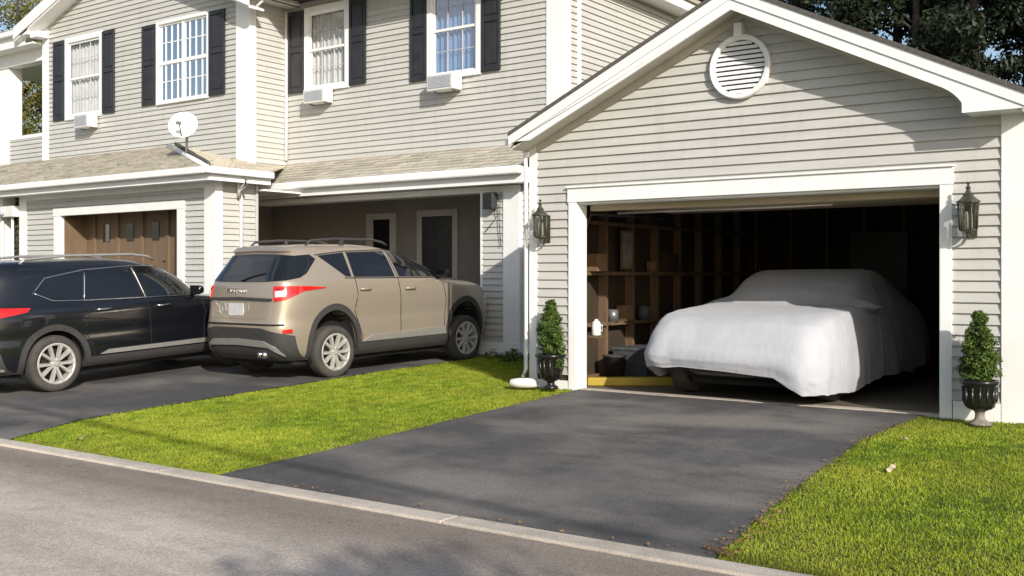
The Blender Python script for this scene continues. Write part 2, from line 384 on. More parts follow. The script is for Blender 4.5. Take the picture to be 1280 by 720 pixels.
# ------------------------------------------------------------------ grass
def grass(name, inside, x0, x1, y0, y1, dens, seed, hmul=1.0):
    r = np.random.default_rng(seed); n = int((x1-x0)*(y1-y0)*dens)
    px = r.uniform(x0, x1, n); py = r.uniform(y0, y1, n)
    keep = np.array([inside(a, b) for a, b in zip(px, py)]); px, py = px[keep], py[keep]; n = len(px)
    pz = np.array([gz(a, b) for a, b in zip(px, py)])-.012+np.array([.012*max(0, noise.noise(Vector((a*2.3, b*2.3, 7)))) for a, b in zip(px, py)])*0
    pat = np.array([noise.noise(Vector((a*1.1, b*1.1, seed))) for a, b in zip(px, py)])
    h = r.uniform(.010, .026, n)*(1+.45*pat)*hmul; ang = r.uniform(0, 2*PI, n); wd = r.uniform(.0025, .005, n)
    lean = r.uniform(.1, .9, n)*h; la = r.uniform(0, 2*PI, n)
    dx, dy = np.cos(ang)*wd, np.sin(ang)*wd; lx, ly = np.cos(la)*lean, np.sin(la)*lean
    V = np.empty((n, 5, 3))
    V[:,0] = np.stack([px-dx, py-dy, pz], 1); V[:,1] = np.stack([px+dx, py+dy, pz], 1)
    V[:,2] = np.stack([px+dx*.7+lx*.4, py+dy*.7+ly*.4, pz+h*.6], 1); V[:,3] = np.stack([px-dx*.7+lx*.4, py-dy*.7+ly*.4, pz+h*.6], 1)
    V[:,4] = np.stack([px+lx, py+ly, pz+h], 1)
    b = (np.arange(n)*5)[:,None]
    q = b+np.array([0,1,2,3]); t = b+np.array([3,2,4])
    me = bpy.data.meshes.new(name); me.vertices.add(n*5); me.vertices.foreach_set('co', V.ravel())
    loops = np.concatenate([q, t], 1).ravel(); me.loops.add(len(loops)); me.loops.foreach_set('vertex_index', loops)
    st = (np.arange(n)*7)[:,None]+np.array([0,4]); me.polygons.add(2*n); me.polygons.foreach_set('loop_start', st.ravel())
    me.update(calc_edges=True); me.validate()
    p2 = np.array([noise.noise(Vector((a*6, b*6, seed+3))) for a, b in zip(px, py)]); p3 = np.array([noise.noise(Vector((a*.45+9, b*.9, seed))) for a, b in zip(px, py)])
    tone = np.clip(.45+.30*pat+.42*p2+.3*p3+r.normal(0, .2, n), 0, 1); at = me.attributes.new('tone', 'FLOAT', 'POINT'); at.data.foreach_set('value', np.repeat(tone, 5).astype(np.float32))
    me.materials.append(M['grass']); o = bpy.data.objects.new(name, me); COL.objects.link(o); return o
def in_left(a, b):
    a += random.gauss(0, .018); b += random.gauss(0, .008)
    if b < 0: return smooth_edge(LL, b)+wob(b, 3)+.01 < a < smooth_edge(DL, b)+wob(b, 1)-.005 and not (b > -.03)
    return smooth_edge(LL, b)+wob(b, 3)+.01 < a < -.02 and b < 3.0
def in_right(a, b): return a+random.gauss(0, .02) > smooth_edge(DR, b)+wob(b, 2)+.005 and (b < -.03 or a > 5.56)
tag(grass('lawn_grass', in_left, -3.2, .75, -5.15, 3.05, 7500, 3), kind='stuff')
tag(grass('lawn_grass', in_right, 4.45, 8.4, -5.15, 2.5, 7000, 5), kind='stuff')

# ------------------------------------------------------------------ foliage helper
def leaves(name, centers, radii, n, size, mat, parent=None, seed=1, upbias=0.0, stretch=1.0):
    r = np.random.default_rng(seed); C = np.array(centers, float); Rd = np.array(radii, float)
    pr = Rd**2; k = r.choice(len(C), n, p=pr/pr.sum())
    d = r.normal(0, 1, (n,3)); d /= np.linalg.norm(d, axis=1)[:,None]
    rad = r.uniform(.35, 1, n)**.6
    P = C[k]+d*(Rd[k]*rad)[:,None]*np.array([1,1,.8])
    nrm = d+r.normal(0, .7, (n,3)); nrm[:,2] += upbias; nrm /= np.linalg.norm(nrm, axis=1)[:,None]
    a = np.cross(nrm, r.normal(0, 1, (n,3))); a /= np.linalg.norm(a, axis=1)[:,None]; b = np.cross(nrm, a)
    s = (size*r.uniform(.55, 1.25, n))[:,None]
    V = np.empty((n,4,3)); V[:,0] = P-a*s*stretch; V[:,1] = P+b*s*.5; V[:,2] = P+a*s*stretch; V[:,3] = P-b*s*.5
    me = bpy.data.meshes.new(name); me.vertices.add(4*n); me.vertices.foreach_set('co', V.ravel())
    me.loops.add(4*n); me.loops.foreach_set('vertex_index', np.arange(4*n)); me.polygons.add(n); me.polygons.foreach_set('loop_start', np.arange(n)*4)
    me.update(calc_edges=True)
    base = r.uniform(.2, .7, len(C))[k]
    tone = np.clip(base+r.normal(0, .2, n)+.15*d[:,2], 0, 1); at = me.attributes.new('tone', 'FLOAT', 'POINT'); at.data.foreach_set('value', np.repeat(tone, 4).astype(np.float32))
    me.materials.append(mat); o = bpy.data.objects.new(name, me); COL.objects.link(o)
    if parent: o.parent = parent
    return o
def tree(name, x, y, hgt, crown_r, crown_z0, n, size, mat, label, group, seed, trunk=.16, lean=0, stretch=1.0):
    r = random.Random(seed); z0 = gz(x, y)-.05; root = empty(name, (x, y, z0), label, 'tree', group)
    mb = MB(); pts = [(lean*t*hgt*.1+.08*math.sin(5*t+seed), .06*math.cos(4*t+seed), t*hgt*.93) for t in frange(0, 1, 9)]
    mb.tube(pts, [trunk*(1-.85*t) for t in frange(0, 1, 9)], 8)
    cs, rs = [], []
    nb = 26
    for i in range(nb):
        t = r.uniform(crown_z0/hgt, .98); p = Vector(pts[min(9, int(t*9))]); a = r.uniform(0, 2*PI)
        prof = math.sin(PI*min(1, max(.12, (t-crown_z0/hgt)/(1-crown_z0/hgt))*.9+.1))**.7
        q = Vector((math.cos(a), math.sin(a), .25))*crown_r*prof*r.uniform(.45, 1)
        e = Vector((p.x, p.y, t*hgt))+q
        mb.tube([(p.x, p.y, t*hgt-.3), (p+q*.5+Vector((0,0,t*hgt-p.z+.1))), e], [trunk*.3*(1-t*.6), trunk*.2*(1-t*.6), .012], 5)
        cs.append(tuple(e)); rs.append(crown_r*r.uniform(.16, .36))
        cs.append(tuple(Vector((p.x, p.y, t*hgt))+q*.5)); rs.append(crown_r*r.uniform(.2, .32))
    mb.build('trunk', M['bark'], root)
    leaves('crown', cs, rs, n, size, mat, root, seed, .2, stretch); return root

# ------------------------------------------------------------------ garage
GX0, GX1, PK, SLP = 0.0, 5.493, 2.775, .49
g = empty('garage', (2.75, 3, 0), 'detached grey clapboard garage with gable roof, round vent and wide open door', 'garage')
def gint(z):
    half = (4.245-z)/SLP
    a, b = max(GX0+.06, PK-half*SLP/.464), min(GX1-.12, PK+half)
    return (a, b) if b-a > .02 else None
mb = MB(); courses(mb, (0,0,0), (1,0,0), (0,0,1), (0,-1,0), .17, 4.22, H, gint, [(.60, 4.83, -1, 2.33)], breaks=(2.93,))
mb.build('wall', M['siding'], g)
mb = MB()   # core walls behind the siding, with the opening
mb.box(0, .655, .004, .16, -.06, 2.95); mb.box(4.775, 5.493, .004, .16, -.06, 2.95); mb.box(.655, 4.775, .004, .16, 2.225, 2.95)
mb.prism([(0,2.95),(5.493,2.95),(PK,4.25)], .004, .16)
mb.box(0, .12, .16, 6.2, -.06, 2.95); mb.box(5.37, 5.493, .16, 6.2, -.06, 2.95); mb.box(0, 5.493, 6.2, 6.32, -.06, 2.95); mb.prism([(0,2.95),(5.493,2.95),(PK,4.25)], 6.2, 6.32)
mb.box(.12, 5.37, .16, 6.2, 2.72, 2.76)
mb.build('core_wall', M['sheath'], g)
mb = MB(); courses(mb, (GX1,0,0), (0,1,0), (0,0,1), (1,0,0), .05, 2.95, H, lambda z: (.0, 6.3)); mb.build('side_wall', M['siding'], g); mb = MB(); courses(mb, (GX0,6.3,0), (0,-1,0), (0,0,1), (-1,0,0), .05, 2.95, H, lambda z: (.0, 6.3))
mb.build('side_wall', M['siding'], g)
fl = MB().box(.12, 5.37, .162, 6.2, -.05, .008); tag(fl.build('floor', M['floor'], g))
# corner boards, base trim
mb = MB(); mb.bbox(-.022, .085, -.030, .11, .0, 2.96, .005); mb.build('corner_board', M['white'], g)
mb = MB(); mb.bbox(5.316, 5.52, -.032, .13, -.05, 2.90, .005); mb.build('corner_board', M['white'], g)
mb = MB(); mb.bbox(4.89, 5.315, -.028, .003, -.06, .165, .005); mb.build('base_trim', M['white'], g); mb = MB(); mb.bbox(.086, .545, -.028, .003, -.06, .10, .005); mb.build('base_trim', M['white'], g)
mb = MB(); mb.bbox(.548, .66, -.036, .004, -.05, 2.222, .006); mb.bbox(4.77, 4.882, -.036, .004, -.05, 2.222, .006); mb.bbox(.535, 4.895, -.040, .004, 2.223, 2.39, .006)
mb.bbox(.63, .662, .005, .2, -.04, 2.2, .004); mb.bbox(4.768, 4.80, .005, .2, -.04, 2.2, .004); mb.bbox(.662, 4.768, .005, .2, 2.2, 2.222, .004)
mb.bbox(.52, 4.91, -.062, -.002, 2.391, 2.412, .006)
mb.build('door_frame', M['white'], g)
# overhead door folded up: only its bottom section and track show
mb = MB()
for i in range(4): mb.bbox(.68, 4.75, .34+i*.53, .86+i*.53, 2.175+.008*i, 2.225+.008*i, .008)
mb.bbox(.68, 4.75, .24, .335, 2.13, 2.215, .01)
od = mb.build('overhead_door', M['doorpanel'], g)
mb = MB(); mb.tube([(1.0,.36,2.10),(3.6,.36,2.10)], .014, 8); mb.build('spring_bar', M['silver'], od)
for X in (.60, 4.83): MB().tube([(X,.25,.02),(X,.25,1.9),(X,.4,2.1),(X,2.6,2.14)], .016, 6).build('track', M['grey'], od)
# framing on the inside of the left, back and right wall
mb = MB()
for i in range(11):
    y = .65+i*.71
    if y > 6: continue
    mb.box(.122, .235, y, y+.06, .01, 2.70); mb.box(5.26, 5.368, y, y+.06, .01, 2.70)
for k, z in enumerate((.03, .70, 1.36, 2.02, 2.66)):
    for i in range(8):
        y = .712+i*.71; e = min(y+.646, 6.1); mb.box(.123, .225+(.05 if k in (1,2) else 0), y, e, z, z+.045)
        mb.box(5.27, 5.367, y, e, z, z+.04)
for i in range(9): mb.box(.3+i*.6, .345+i*.6, 6.09, 6.198, .01, 2.70)
mb.build('wall_framing', M['wood'], g)
mb = MB(); mb.bbox(1.9, 2.8, 6.04, 6.088, .01, 2.05, .008); dd = mb.build('back_door', M['blackdoor'], g)
MB().lathe([(0,0),(.028,.004),(.03,.02),(.018,.034),(0,.038)], 12, Matrix.Translation((2.72,6.04,1.0)) @ Matrix.Rotation(R(90),4,'X')).build('handle', M['chrome'], dd)
# roof: slabs, rake boards, soffit
def rp(x): return 4.372-(SLP if x > PK else .464)*abs(x-PK)
EL, ER = -.08, 5.60
for a, b in ((EL, PK), (PK, ER)):
    mb = MB(); za, zb = rp(a), rp(b)
    mb.prism([(a,za-.02),(b,zb-.02),(b,zb+.022),(a,za+.022)], -.40, 6.6)
    mb.build('roof_slope', M['darkshingle'], g, rec=True)
for a, b in ((EL, PK), (PK, ER)):      # two-step rake boards
    mb = MB(); za, zb = rp(a), rp(b)
    lo = .245
    if a > 0:   # right rake sweeps into the boxed return
        mb.prism([(a,za-.022),(a,za-.135),(b,zb-.135),(b,zb-.022)], -.385, -.345)
        c = 4.80; zc = rp(c); p = [(a,za-.137),(a,za-lo)]
        for t in frange(0, 1, 10): xx = c+.25*t; p.append((xx, zc-lo-(SLP*.25*t)-.075*t**3.5))
        p += [(5.05,2.845),(5.56,2.845),(5.57,rp(5.57)-.137)]
        mb.prism(p, -.372, -.345)
    else:
        mb.prism([(a,za-.135),(b,zb-.135),(b,zb-.022),(a,za-.022)], -.385, -.345)
        mb.prism([(a,za-.16),(.0,2.955),(.22,2.955),(b,zb-lo),(b,zb-.137),(a,za-.137)], -.372, -.345)
    mb.build('rake_board', M['white'], g, rec=True)
    mb = MB(); mb.prism([(a+.02,rp(a+.02)-.19),(b if a<0 else b-.02,rp(b if a<0 else b-.02)-.19),(b if a<0 else b-.02,rp(b if a<0 else b-.02)-.175),(a+.02,rp(a+.02)-.175)], -.344, -.004)
    mb.build('soffit', M['soffit'], g, rec=True)
    mb = MB()   # frieze along the wall under the rake
    aa, bb = (.08, PK) if a < 0 else (PK, 5.31)
    mb.prism([(aa,rp(aa)-.275),(bb,rp(bb)-.275),(bb,rp(bb)-.192),(aa,rp(aa)-.192)], -.03, -.003); mb.build('frieze_board', M['soffit'], g, rec=True)
mb = MB(); mb.bbox(5.06, 5.56, -.343, .25, 2.848, 2.93, .004); mb.build('eave_box', M['white'], g)
mb = MB(); mb.bbox(5.525, 5.60, .251, 6.5, 2.862, 2.93, .004); mb.build('eave_box', M['white'], g)
mb = MB(); mb.bbox(-.075, -.024, -.343, 6.5, 2.90, 2.945, .004); mb.build('eave_box', M['white'], g)
mb = MB(); mb.bbox(-.17, -.085, -.33, 6.5, 2.93, 3.0, .012); gt = mb.build('gutter', M['white'], g)
# round louvre vent with keystone
VX, VZ, VR = 2.735, 3.585, .345
mb = MB(); mt = Matrix.Translation((VX, -.015, VZ)) @ Matrix.Rotation(R(90), 4, 'X')
mb.lathe([(VR-.058,.0),(VR-.058,.045),(VR-.05,.06),(VR-.012,.065),(VR,.055),(VR,0)], 64, mt); 
v = mb.build('gable_vent', M['white'], g, sharp=40, rec=True)
mb = MB()
for i in range(12):
    z = -VR+.085+i*.0515; hw = math.sqrt(max(0, (VR-.056)**2-z*z))
    if hw > .05: mb.add([(VX-hw,-.052,VZ+z-.017),(VX+hw,-.052,VZ+z-.017),(VX+hw,-.028,VZ+z+.02),(VX-hw,-.028,VZ+z+.02),(VX-hw,-.046,VZ+z-.021),(VX+hw,-.046,VZ+z-.021),(VX+hw,-.02,VZ+z+.016),(VX-hw,-.02,VZ+z+.016)], [(0,1,2,3),(7,6,5,4),(0,4,5,1),(2,6,7,3)])
mb.build('louvre', M['white'], v)
mb = MB(); mb.lathe([(0,.006),(VR-.052,.006)], 48, mt, False); mb.build('vent_backing', M['dark'], v)
mb = MB(); mb.prism([(VX-.045,VZ+VR-.03),(VX+.045,VZ+VR-.03),(VX+.045,VZ+VR+.115),(VX-.045,VZ+VR+.115)], -.11, -.016); mb.build('keystone', M['white'], v, rec=True)
at_root(g)
for c in g.children:
    pass
# downspout at the left corner with its extension on the grass
d = empty('downspout', (-.06, -.1, 0), 'white downspout at left garage corner with extension lying on the lawn', 'downspout')
mb = MB(); mb.tube([(-.08,-.02,2.93),(-.065,-.05,2.8),(-.05,-.06,2.6),(-.05,-.06,.22),(-.06,-.1,.12)], .026, 8); mb.build('pipe', M['plasticw'], d)
mb = MB(); mb.tube([(-.09,-.33,.06),(-.07,-.33,.065),(.03,-.30,.068),(.13,-.27,.07),(.22,-.24,.07),(.24,-.235,.07)], [.02,.05,.062,.062,.05,.03], 14); mb.build('extension', M['plasticw'], d)
at_root(d)

# ------------------------------------------------------------------ lanterns
def lantern(x, z, label):
    root = empty('wall_lantern', (x, -.02, z), label, 'lantern', 'wall lanterns beside the garage door'); root.scale = (.92,.92,.92)
    T = Matrix.Translation((0,-.16,0)); n = 6
    mb = MB()
    mb.lathe([(.012,.30),(.02,.285),(.008,.27),(.022,.25),(.028,.235),(.016,.225),(.035,.19),(.055,.175),(.05,.16),(.085,.125),(.118,.105),(.118,.09),(.07,.09)], n, T, False)
    mb.lathe([(.07,-.20),(.085,-.19),(.085,-.178),(.04,-.178)], n, T, False); mb.lathe([(0,-.255),(.012,-.25),(.02,-.235),(.012,-.222),(.03,-.21),(.07,-.20)], n, T, False)
    for i in range(n):
        a = 2*PI*i/n; c, s = math.cos(a), math.sin(a)
        mb.tube([(.1*c,-.16+.1*s,.095),(.083*c,-.16+.083*s,-.185)], .0085, 6)
    mb.build('cage', M['bronze'], root)
    MB().lathe([(.094,.095),(.078,-.18)], n, T, False).build('glass_pane', M['lampglass'], root)
    mb = MB()
    for i in range(3):
        a = 2*PI*i/3+.4; mb.lathe([(.012,-.17),(.012,-.06),(.009,-.055),(.011,-.03),(.004,0)], 8, Matrix.Translation((.03*math.cos(a),-.16+.03*math.sin(a),0)))
    mb.build('candle', M['candle'], root)
    mb = MB(); mb.bbox(-.055, .055, -.012, .0, -.26, .10, .005); mb.tube([(0,-.01,-.2),(0,-.06,-.27),(0,-.12,-.27),(0,-.16,-.24)], .012, 8); mb.tube([(0,-.01,.02),(.0,-.05,.03),(0,-.07,.05)], .008, 6)
    mb.build('bracket', M['bronze'], root); return root
lantern(.236, 1.99, 'bronze wall lantern on siding left of the open garage door')
lantern(5.06, 1.95, 'bronze wall lantern on siding right of the open garage door')

# ------------------------------------------------------------------ potted shrubs
def planter(x, y, z, label, seed, kind):
    root = empty('potted_shrub', (x, y, z), label, 'potted plant', 'potted shrubs beside the garage door'); r = random.Random(seed)
    if kind == 'urn':
        MB().lathe([(.0,0),(.10,0),(.10,.02),(.075,.03),(.045,.06),(.04,.10),(.05,.125),(.07,.135)], 20).build('pedestal', M['stone'], root)
        mb = MB().lathe([(.05,.13),(.11,.15),(.135,.19),(.14,.23),(.145,.36),(.165,.375),(.17,.395),(.165,.41),(.14,.41),(.135,.39)], 28)
        for i in range(14):
            a = 2*PI*i/14; mb.tube([(.115*math.cos(a),.115*math.sin(a),.165),(.143*math.cos(a),.143*math.sin(a),.23),(.147*math.cos(a),.147*math.sin(a),.35)], .012, 6)
        mb.build('urn', M['urn'], root); top = .40
    else:
        MB().lathe([(0,0),(.09,0),(.09,.03),(.05,.05),(.045,.085),(.07,.10)], 20).build('pedestal', M['urn'], root)
        mb = MB().lathe([(.05,.09),(.10,.11),(.125,.2),(.15,.36),(.19,.385),(.19,.41),(.16,.41),(.15,.38)], 28)
        for i in range(12):
            a = 2*PI*i/12; mb.tube([(.108*math.cos(a),.108*math.sin(a),.125),(.132*math.cos(a),.132*math.sin(a),.22),(.15*math.cos(a),.15*math.sin(a),.35)], .013, 6)
        mb.build('urn', M['urn'], root); top = .395
    MB().lathe([(0,top-.015),(.10,top-.01),(.148,top-.02)], 20).build('soil', M['soilpot'], root)
    MB().tube([(0,0,top-.03),(.01,0,top+.2),(0,.01,top+.5)], [.016,.012,.005], 7).build('trunk', M['bark'], root)
    cs, rs = [], []; hh = .61 if kind != 'urn' else .60
    for i in range(150):
        t = r.random()**.9; a = r.uniform(0, 2*PI)
        pr = (.15 if kind != 'urn' else .155)*(math.sin(PI*(t*.74+.24))**.8)*(1-.45*t) + .015
        rr = pr*r.uniform(.15, 1.0)**.6; cs.append((rr*math.cos(a), rr*math.sin(a), top+.02+t*hh)); rs.append(.052*(1-.4*t)+.012)
    leaves('foliage', cs, rs, 11000, .015, M['shrubleaf'], root, seed, .5, 1.1)
    if kind != 'urn':
        cs = [(.13+.04*r.random(), -.09*r.random(), top+.06-.22*r.random()) for i in range(10)]
        leaves('trailing_foliage', cs, [.035]*10, 260, .02, M['shrubleaf'], root, seed+1, .3)
    return root
planter(.45, -.26, .02, 'slim conical evergreen in black urn left of garage door beside downspout', 11, 'pot')
planter(5.19, -.30, -.01, 'egg-shaped boxwood in black urn right of garage door', 12, 'urn')

# ------------------------------------------------------------------ house
hs = empty('townhouse', (-8.3, 5, 0), 'two-storey grey clapboard townhouse with black shutters and shingled lower roofs', 'house')
def win_dims(): pass
WIN = []   # rect openings per wall
BY, MY, LY = 2.7, 3.6, 1.0
BW = [(-14.496, -13.067, 4.80, 6.62), (-11.196, -9.52, 4.83, 6.53)]
MW = [(-7.81, -6.61, 4.86, 6.50), (-4.72, -3.52, 4.76, 6.50)]
# upper bay wall
def bint(z):
    a, b = -15.2, -8.36
    if z > 6.9: a = -15.4+(z-7.0)/.36
    if z > 6.55: b = min(b, -12.2+(8.1-z)/.36)
    return (a, b) if b > a+.05 else None
mb = MB(); courses(mb, (0,BY,0), (1,0,0), (0,0,1), (0,-1,0), 3.3, 8.0, H, bint, BW, breaks=(6.9, 6.55)); mb.build('wall', M['siding'], hs)
mb = MB(); courses(mb, (-8.35,0,0), (0,1,0), (0,0,1), (1,0,0), 3.3, 6.7, H, lambda z: (BY+.03, MY+.01)); mb.build('wall', M['siding'], hs)
mb = MB(); courses(mb, (0,MY,0), (1,0,0), (0,0,1), (0,-1,0), 2.9, 6.66, H, lambda z: (-8.34, -1.86), MW); mb.build('wall', M['siding'], hs)
mb = MB(); courses(mb, (-1.85,0,0), (0,1,0), (0,0,1), (1,0,0), 2.5, 6.9, H, lambda z: (MY+.03, 13)); mb.build('wall', M['siding'], hs)
# building mass so that no light leaks through
mb = MB(); mb.box(-15.19, -8.37, BY+.9, 13, 3.0, 6.6); mb.box(-8.37, -1.87, MY+.9, 13, 2.95, 6.6); mb.box(-13.2, -7.25, 4.7, 13, 0, 3.0)
mb.box(-15.19, -15.15, BY+.01, BY+.9, 3.2, 6.6); mb.box(-15.19,-1.87,BY+.03,13,6.62,6.66)
mb.build('core', M['dark'], hs)
# corner boards
mb = MB(); mb.bbox(-8.73, -8.322, BY-.03, BY-.001, 3.42, 6.62, .005); mb.bbox(-8.348, -8.32, BY+.001, BY+.12, 3.40, 6.62, .005); mb.build('corner_board', M['white'], hs)
mb = MB(); mb.bbox(-15.42, -15.18, BY-.03, BY+.1, 3.6, 6.95, .005); mb.build('corner_board', M['white'], hs)
mb = MB(); mb.bbox(-2.20, -1.822, MY-.03, MY-.001, 3.3, 6.62, .005); mb.bbox(-1.848, -1.82, MY, MY+.13, 3.3, 6.62, .005); mb.build('corner_board', M['white'], hs)
mb = MB(); mb.bbox(-1.848, -1.81, MY+.34, MY+.42, 3.3, 6.9, .005); mb.build('trim_strip', M['white'], hs)
mb = MB(); mb.tube([(-8.30,MY-.05,6.5),(-8.30,MY-.05,3.6)], .03, 8); mb.build('corner_bead', M['white'], hs)
# windows
def window(x0, x1, z0, z1, Y, style, shutters, sill_z=None):
    cw = .115 if style != 'wide' else .07
    mb = MB(); yf = Y-.045
    mb.bbox(x0, x0+cw, yf, Y+.03, z0, z1, .006); mb.bbox(x1-cw, x1, yf, Y+.03, z0, z1, .006)
    mb.bbox(x0+cw+.001, x1-cw-.001, yf-.003, Y+.03, z1-cw, z1, .006); mb.bbox(x0+cw+.001, x1-cw-.001, yf-.02, Y+.03, z0, z0+cw*.8, .006)
    fr = mb.build('window', M['white'], hs)
    a, b, c, e = x0+cw, x1-cw, z0+cw*.8, z1-cw; mid = (c+e)/2
    mb = MB(); s = .045
    if style != 'wide':
        for lo, hi, yy in ((c, mid+.02, Y+.012), (mid-.02, e, Y-.014)):
            mb.bbox(a, a+s, yy, yy+.03, lo, hi, .004); mb.bbox(b-s, b, yy, yy+.03, lo, hi, .004); mb.bbox(a+s, b-s, yy+.001, yy+.029, lo, lo+s, .004); mb.bbox(a+s, b-s, yy+.001, yy+.029, hi-s, hi, .004)
    else:
        mx = a+(b-a)*.5
        for lo, hi in ((c, mid), (mid, e)): mb.bbox(a, b, Y-.012, Y+.02, lo, lo+.035, .003); mb.bbox(a, b, Y-.012, Y+.02, hi-.035, hi, .003)
        mb.bbox(mx-.03, mx+.03, Y-.02, Y+.021, c, e, .003)
    mb.build('sash', M['white'], fr)
    MB().quad((a,Y+.018,c),(b,Y+.018,c),(b,Y+.018,e),(a,Y+.018,e)).build('pane', M[{'wide':'pane_blue','blue':'pane_mid'}.get(style,'pane')], fr)
    mb = MB(); cols = 3 if style != 'wide' else 8; t = .006 if style != 'wide' else .009
    for i in range(1, cols):
        if style == 'wide' and i == 4: continue
        if style != 'wide' and i != 0:
            pass
        X = a+(b-a)*i/cols; mb.box(X-t, X+t, Y+.004, Y+.017, c+.03, e-.03)
    for Z in (c+(mid-c)*.52, mid+(e-mid)*.52): mb.box(a+.03, b-.03, Y+.005, Y+.016, Z-t, Z+t)
    mb.build('muntin', M['white' if style == 'wide' else 'muntin'], fr)
    mb = MB(); n = 60; cy = Y+.09        # pleated curtain
    for i in range(n+1):
        X = a-.05+(b-a+.1)*i/n; yy = cy+.028*math.sin(i*1.15+.6*math.sin(i*.37))
        mb.v += [(X, yy, c-.1), (X, yy, e+.1)]
    for i in range(n): mb.f.append((2*i, 2*i+2, 2*i+3, 2*i+1)); mb.smooth.append(True)
    mb.build('curtain', M['curtain'] if style != 'blue' else M['blinds'], fr)
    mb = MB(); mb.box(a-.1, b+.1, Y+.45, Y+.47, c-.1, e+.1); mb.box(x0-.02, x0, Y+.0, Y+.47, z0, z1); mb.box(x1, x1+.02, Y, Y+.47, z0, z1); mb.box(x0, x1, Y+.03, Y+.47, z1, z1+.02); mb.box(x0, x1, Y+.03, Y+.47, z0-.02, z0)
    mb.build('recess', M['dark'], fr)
    for X0, X1 in shutters:
        za, zb = z0+.03, z1-.03; mb = MB(); y1 = Y-.020; y0 = Y-.062
        mb.bbox(X0, X0+.05, y0, y1, za, zb, .004); mb.bbox(X1-.05, X1, y0, y1, za, zb, .004)
        zm = za+(zb-za)*.52
        for q0, q1 in ((za, za+.09), (zm-.045, zm+.045), (zb-.08, zb)): mb.bbox(X0+.05, X1-.05, y0+.001, y1, q0, q1, .004)
        for q0, q1 in ((za+.09, zm-.045), (zm+.045, zb-.08)):
            mb.box(X0+.05, X1-.05, y0+.022, y1, q0, q1); mb.bbox(X0+.075, X1-.075, y0+.008, y0+.03, q0+.03, q1-.03, .008)
        mb.build('shutter', M['shutter'], hs)
window(*BW[0], BY, 'std', [(-14.94,-14.51),(-13.055,-12.63)])
window(*BW[1], BY, 'wide', [(-11.65,-11.21),(-9.505,-9.04)])
window(*MW[0], MY, 'std', [(-8.235,-7.825),(-6.595,-6.185)])
window(*MW[1], MY, 'blue', [(-5.095,-4.735),(-3.505,-3.116)])
# middle eave: soffit, gutter, roof
mb = MB(); mb.box(-8.34, -1.2, MY-.5, MY+.4, 6.66, 6.68); mb.build('soffit', M['soffit'], hs)
mb = MB(); mb.box(-8.2, -1.2, MY-.5, 13, 6.70, 6.78); mb.build('roof', M['darkshingle'], hs)
mb = MB(); mb.bbox(-8.2, -1.2, MY-.62, MY-.505, 6.67, 6.80, .02); mb.build('gutter', M['white'], hs)
# bay gable roof + rake
def bz(x): return 7.04+.36*(x+15.73) if x < -12.2 else 7.04+.36*3.53-.42*(x+12.2)
for a, b in ((-16.0,-12.2),(-12.2,-7.95)):
    mb = MB(); mb.prism([(a,bz(a)),(b,bz(b)),(b,bz(b)+.10),(a,bz(a)+.10)], BY-.36, 13); mb.build('roof', M['darkshingle'], hs, rec=True)
    mb = MB(); mb.prism([(a,bz(a)-.20),(b,bz(b)-.20),(b,bz(b)+.06),(a,bz(a)+.06)], BY-.40, BY-.361); mb.prism([(a,bz(a)-.24),(b,bz(b)-.24),(b,bz(b)-.2),(a,bz(a)-.2)], BY-.36, BY-.01)
    mb.build('rake_board', M['white'], hs, rec=True)
mb = MB(); mb.bbox(-16.0, -15.45, BY-.36, BY+.1, 6.80, 6.95, .01); mb.bbox(-15.46, -15.15, BY-.30, BY-.03, 6.72, 6.86, .01); mb.build('cornice_return', M['white'], hs)
mb = MB(); mb.box(-8.34, -7.9, BY-.3, MY+.3, 6.56, 6.60); mb.bbox(-7.98, -7.88, BY-.3, MY-.1, 6.55, 6.72, .01); mb.build('eave_box', M['soffit'], hs)
mb = MB(); mb.tube([(-8.0,BY-.05,6.66),(-8.02,BY,6.5),(-8.2,BY-.02,6.40)], .035, 8); mb.build('downspout_elbow', M['plasticw'], hs)
# side wall eave far right
mb = MB(); mb.bbox(-1.84, -1.45, MY+.6, 13, 6.25, 6.42, .01); mb.build('eave_box', M['white'], hs)
mb = MB(); mb.box(-1.9, -1.40, MY+.6, 13, 6.425, 6.50); mb.build('roof', M['shy'], hs)
# lower bay (attached garage of the house)
mb = MB(); courses(mb, (0,LY,0), (1,0,0), (0,0,1), (0,-1,0), 0, 3.05, H, lambda z: (-13.1, -7.3), [(-12.05,-8.08,-1,2.62)]); mb.build('wall', M['siding'], hs)
mb = MB(); courses(mb, (-7.22,0,0), (0,1,0), (0,0,1), (1,0,0), 0, 3.12, H, lambda z: (LY+.03, 1.84)); mb.build('wall', M['siding'], hs)
mb = MB(); mb.bbox(-7.50, -7.192, LY-.03, LY-.001, 0, 3.0, .005); mb.bbox(-7.218, -7.19, LY, LY+.12, 0, 3.0, .005); mb.build('corner_board', M['white'], hs)
mb = MB(); mb.bbox(-13.36, -13.1, LY-.03, LY+.10, 0, 3.0, .005); mb.build('corner_board', M['white'], hs)
mb = MB(); mb.tube([(-7.15,LY+.42,3.0),(-7.16,LY+.44,2.85),(-7.175,LY+.5,2.7),(-7.175,LY+.5,.1)], .033, 8); mb.build('downspout', M['plasticw'], hs)
mb = MB(); mb.bbox(-12.10, -11.875, LY-.035, LY+.06, 0, 2.52, .005); mb.bbox(-8.237, -8.04, LY-.035, LY+.06, 0, 2.52, .005); mb.bbox(-12.12, -8.03, LY-.04, LY+.06, 2.521, 2.67, .005)
mb.build('door_frame', M['white'], hs)
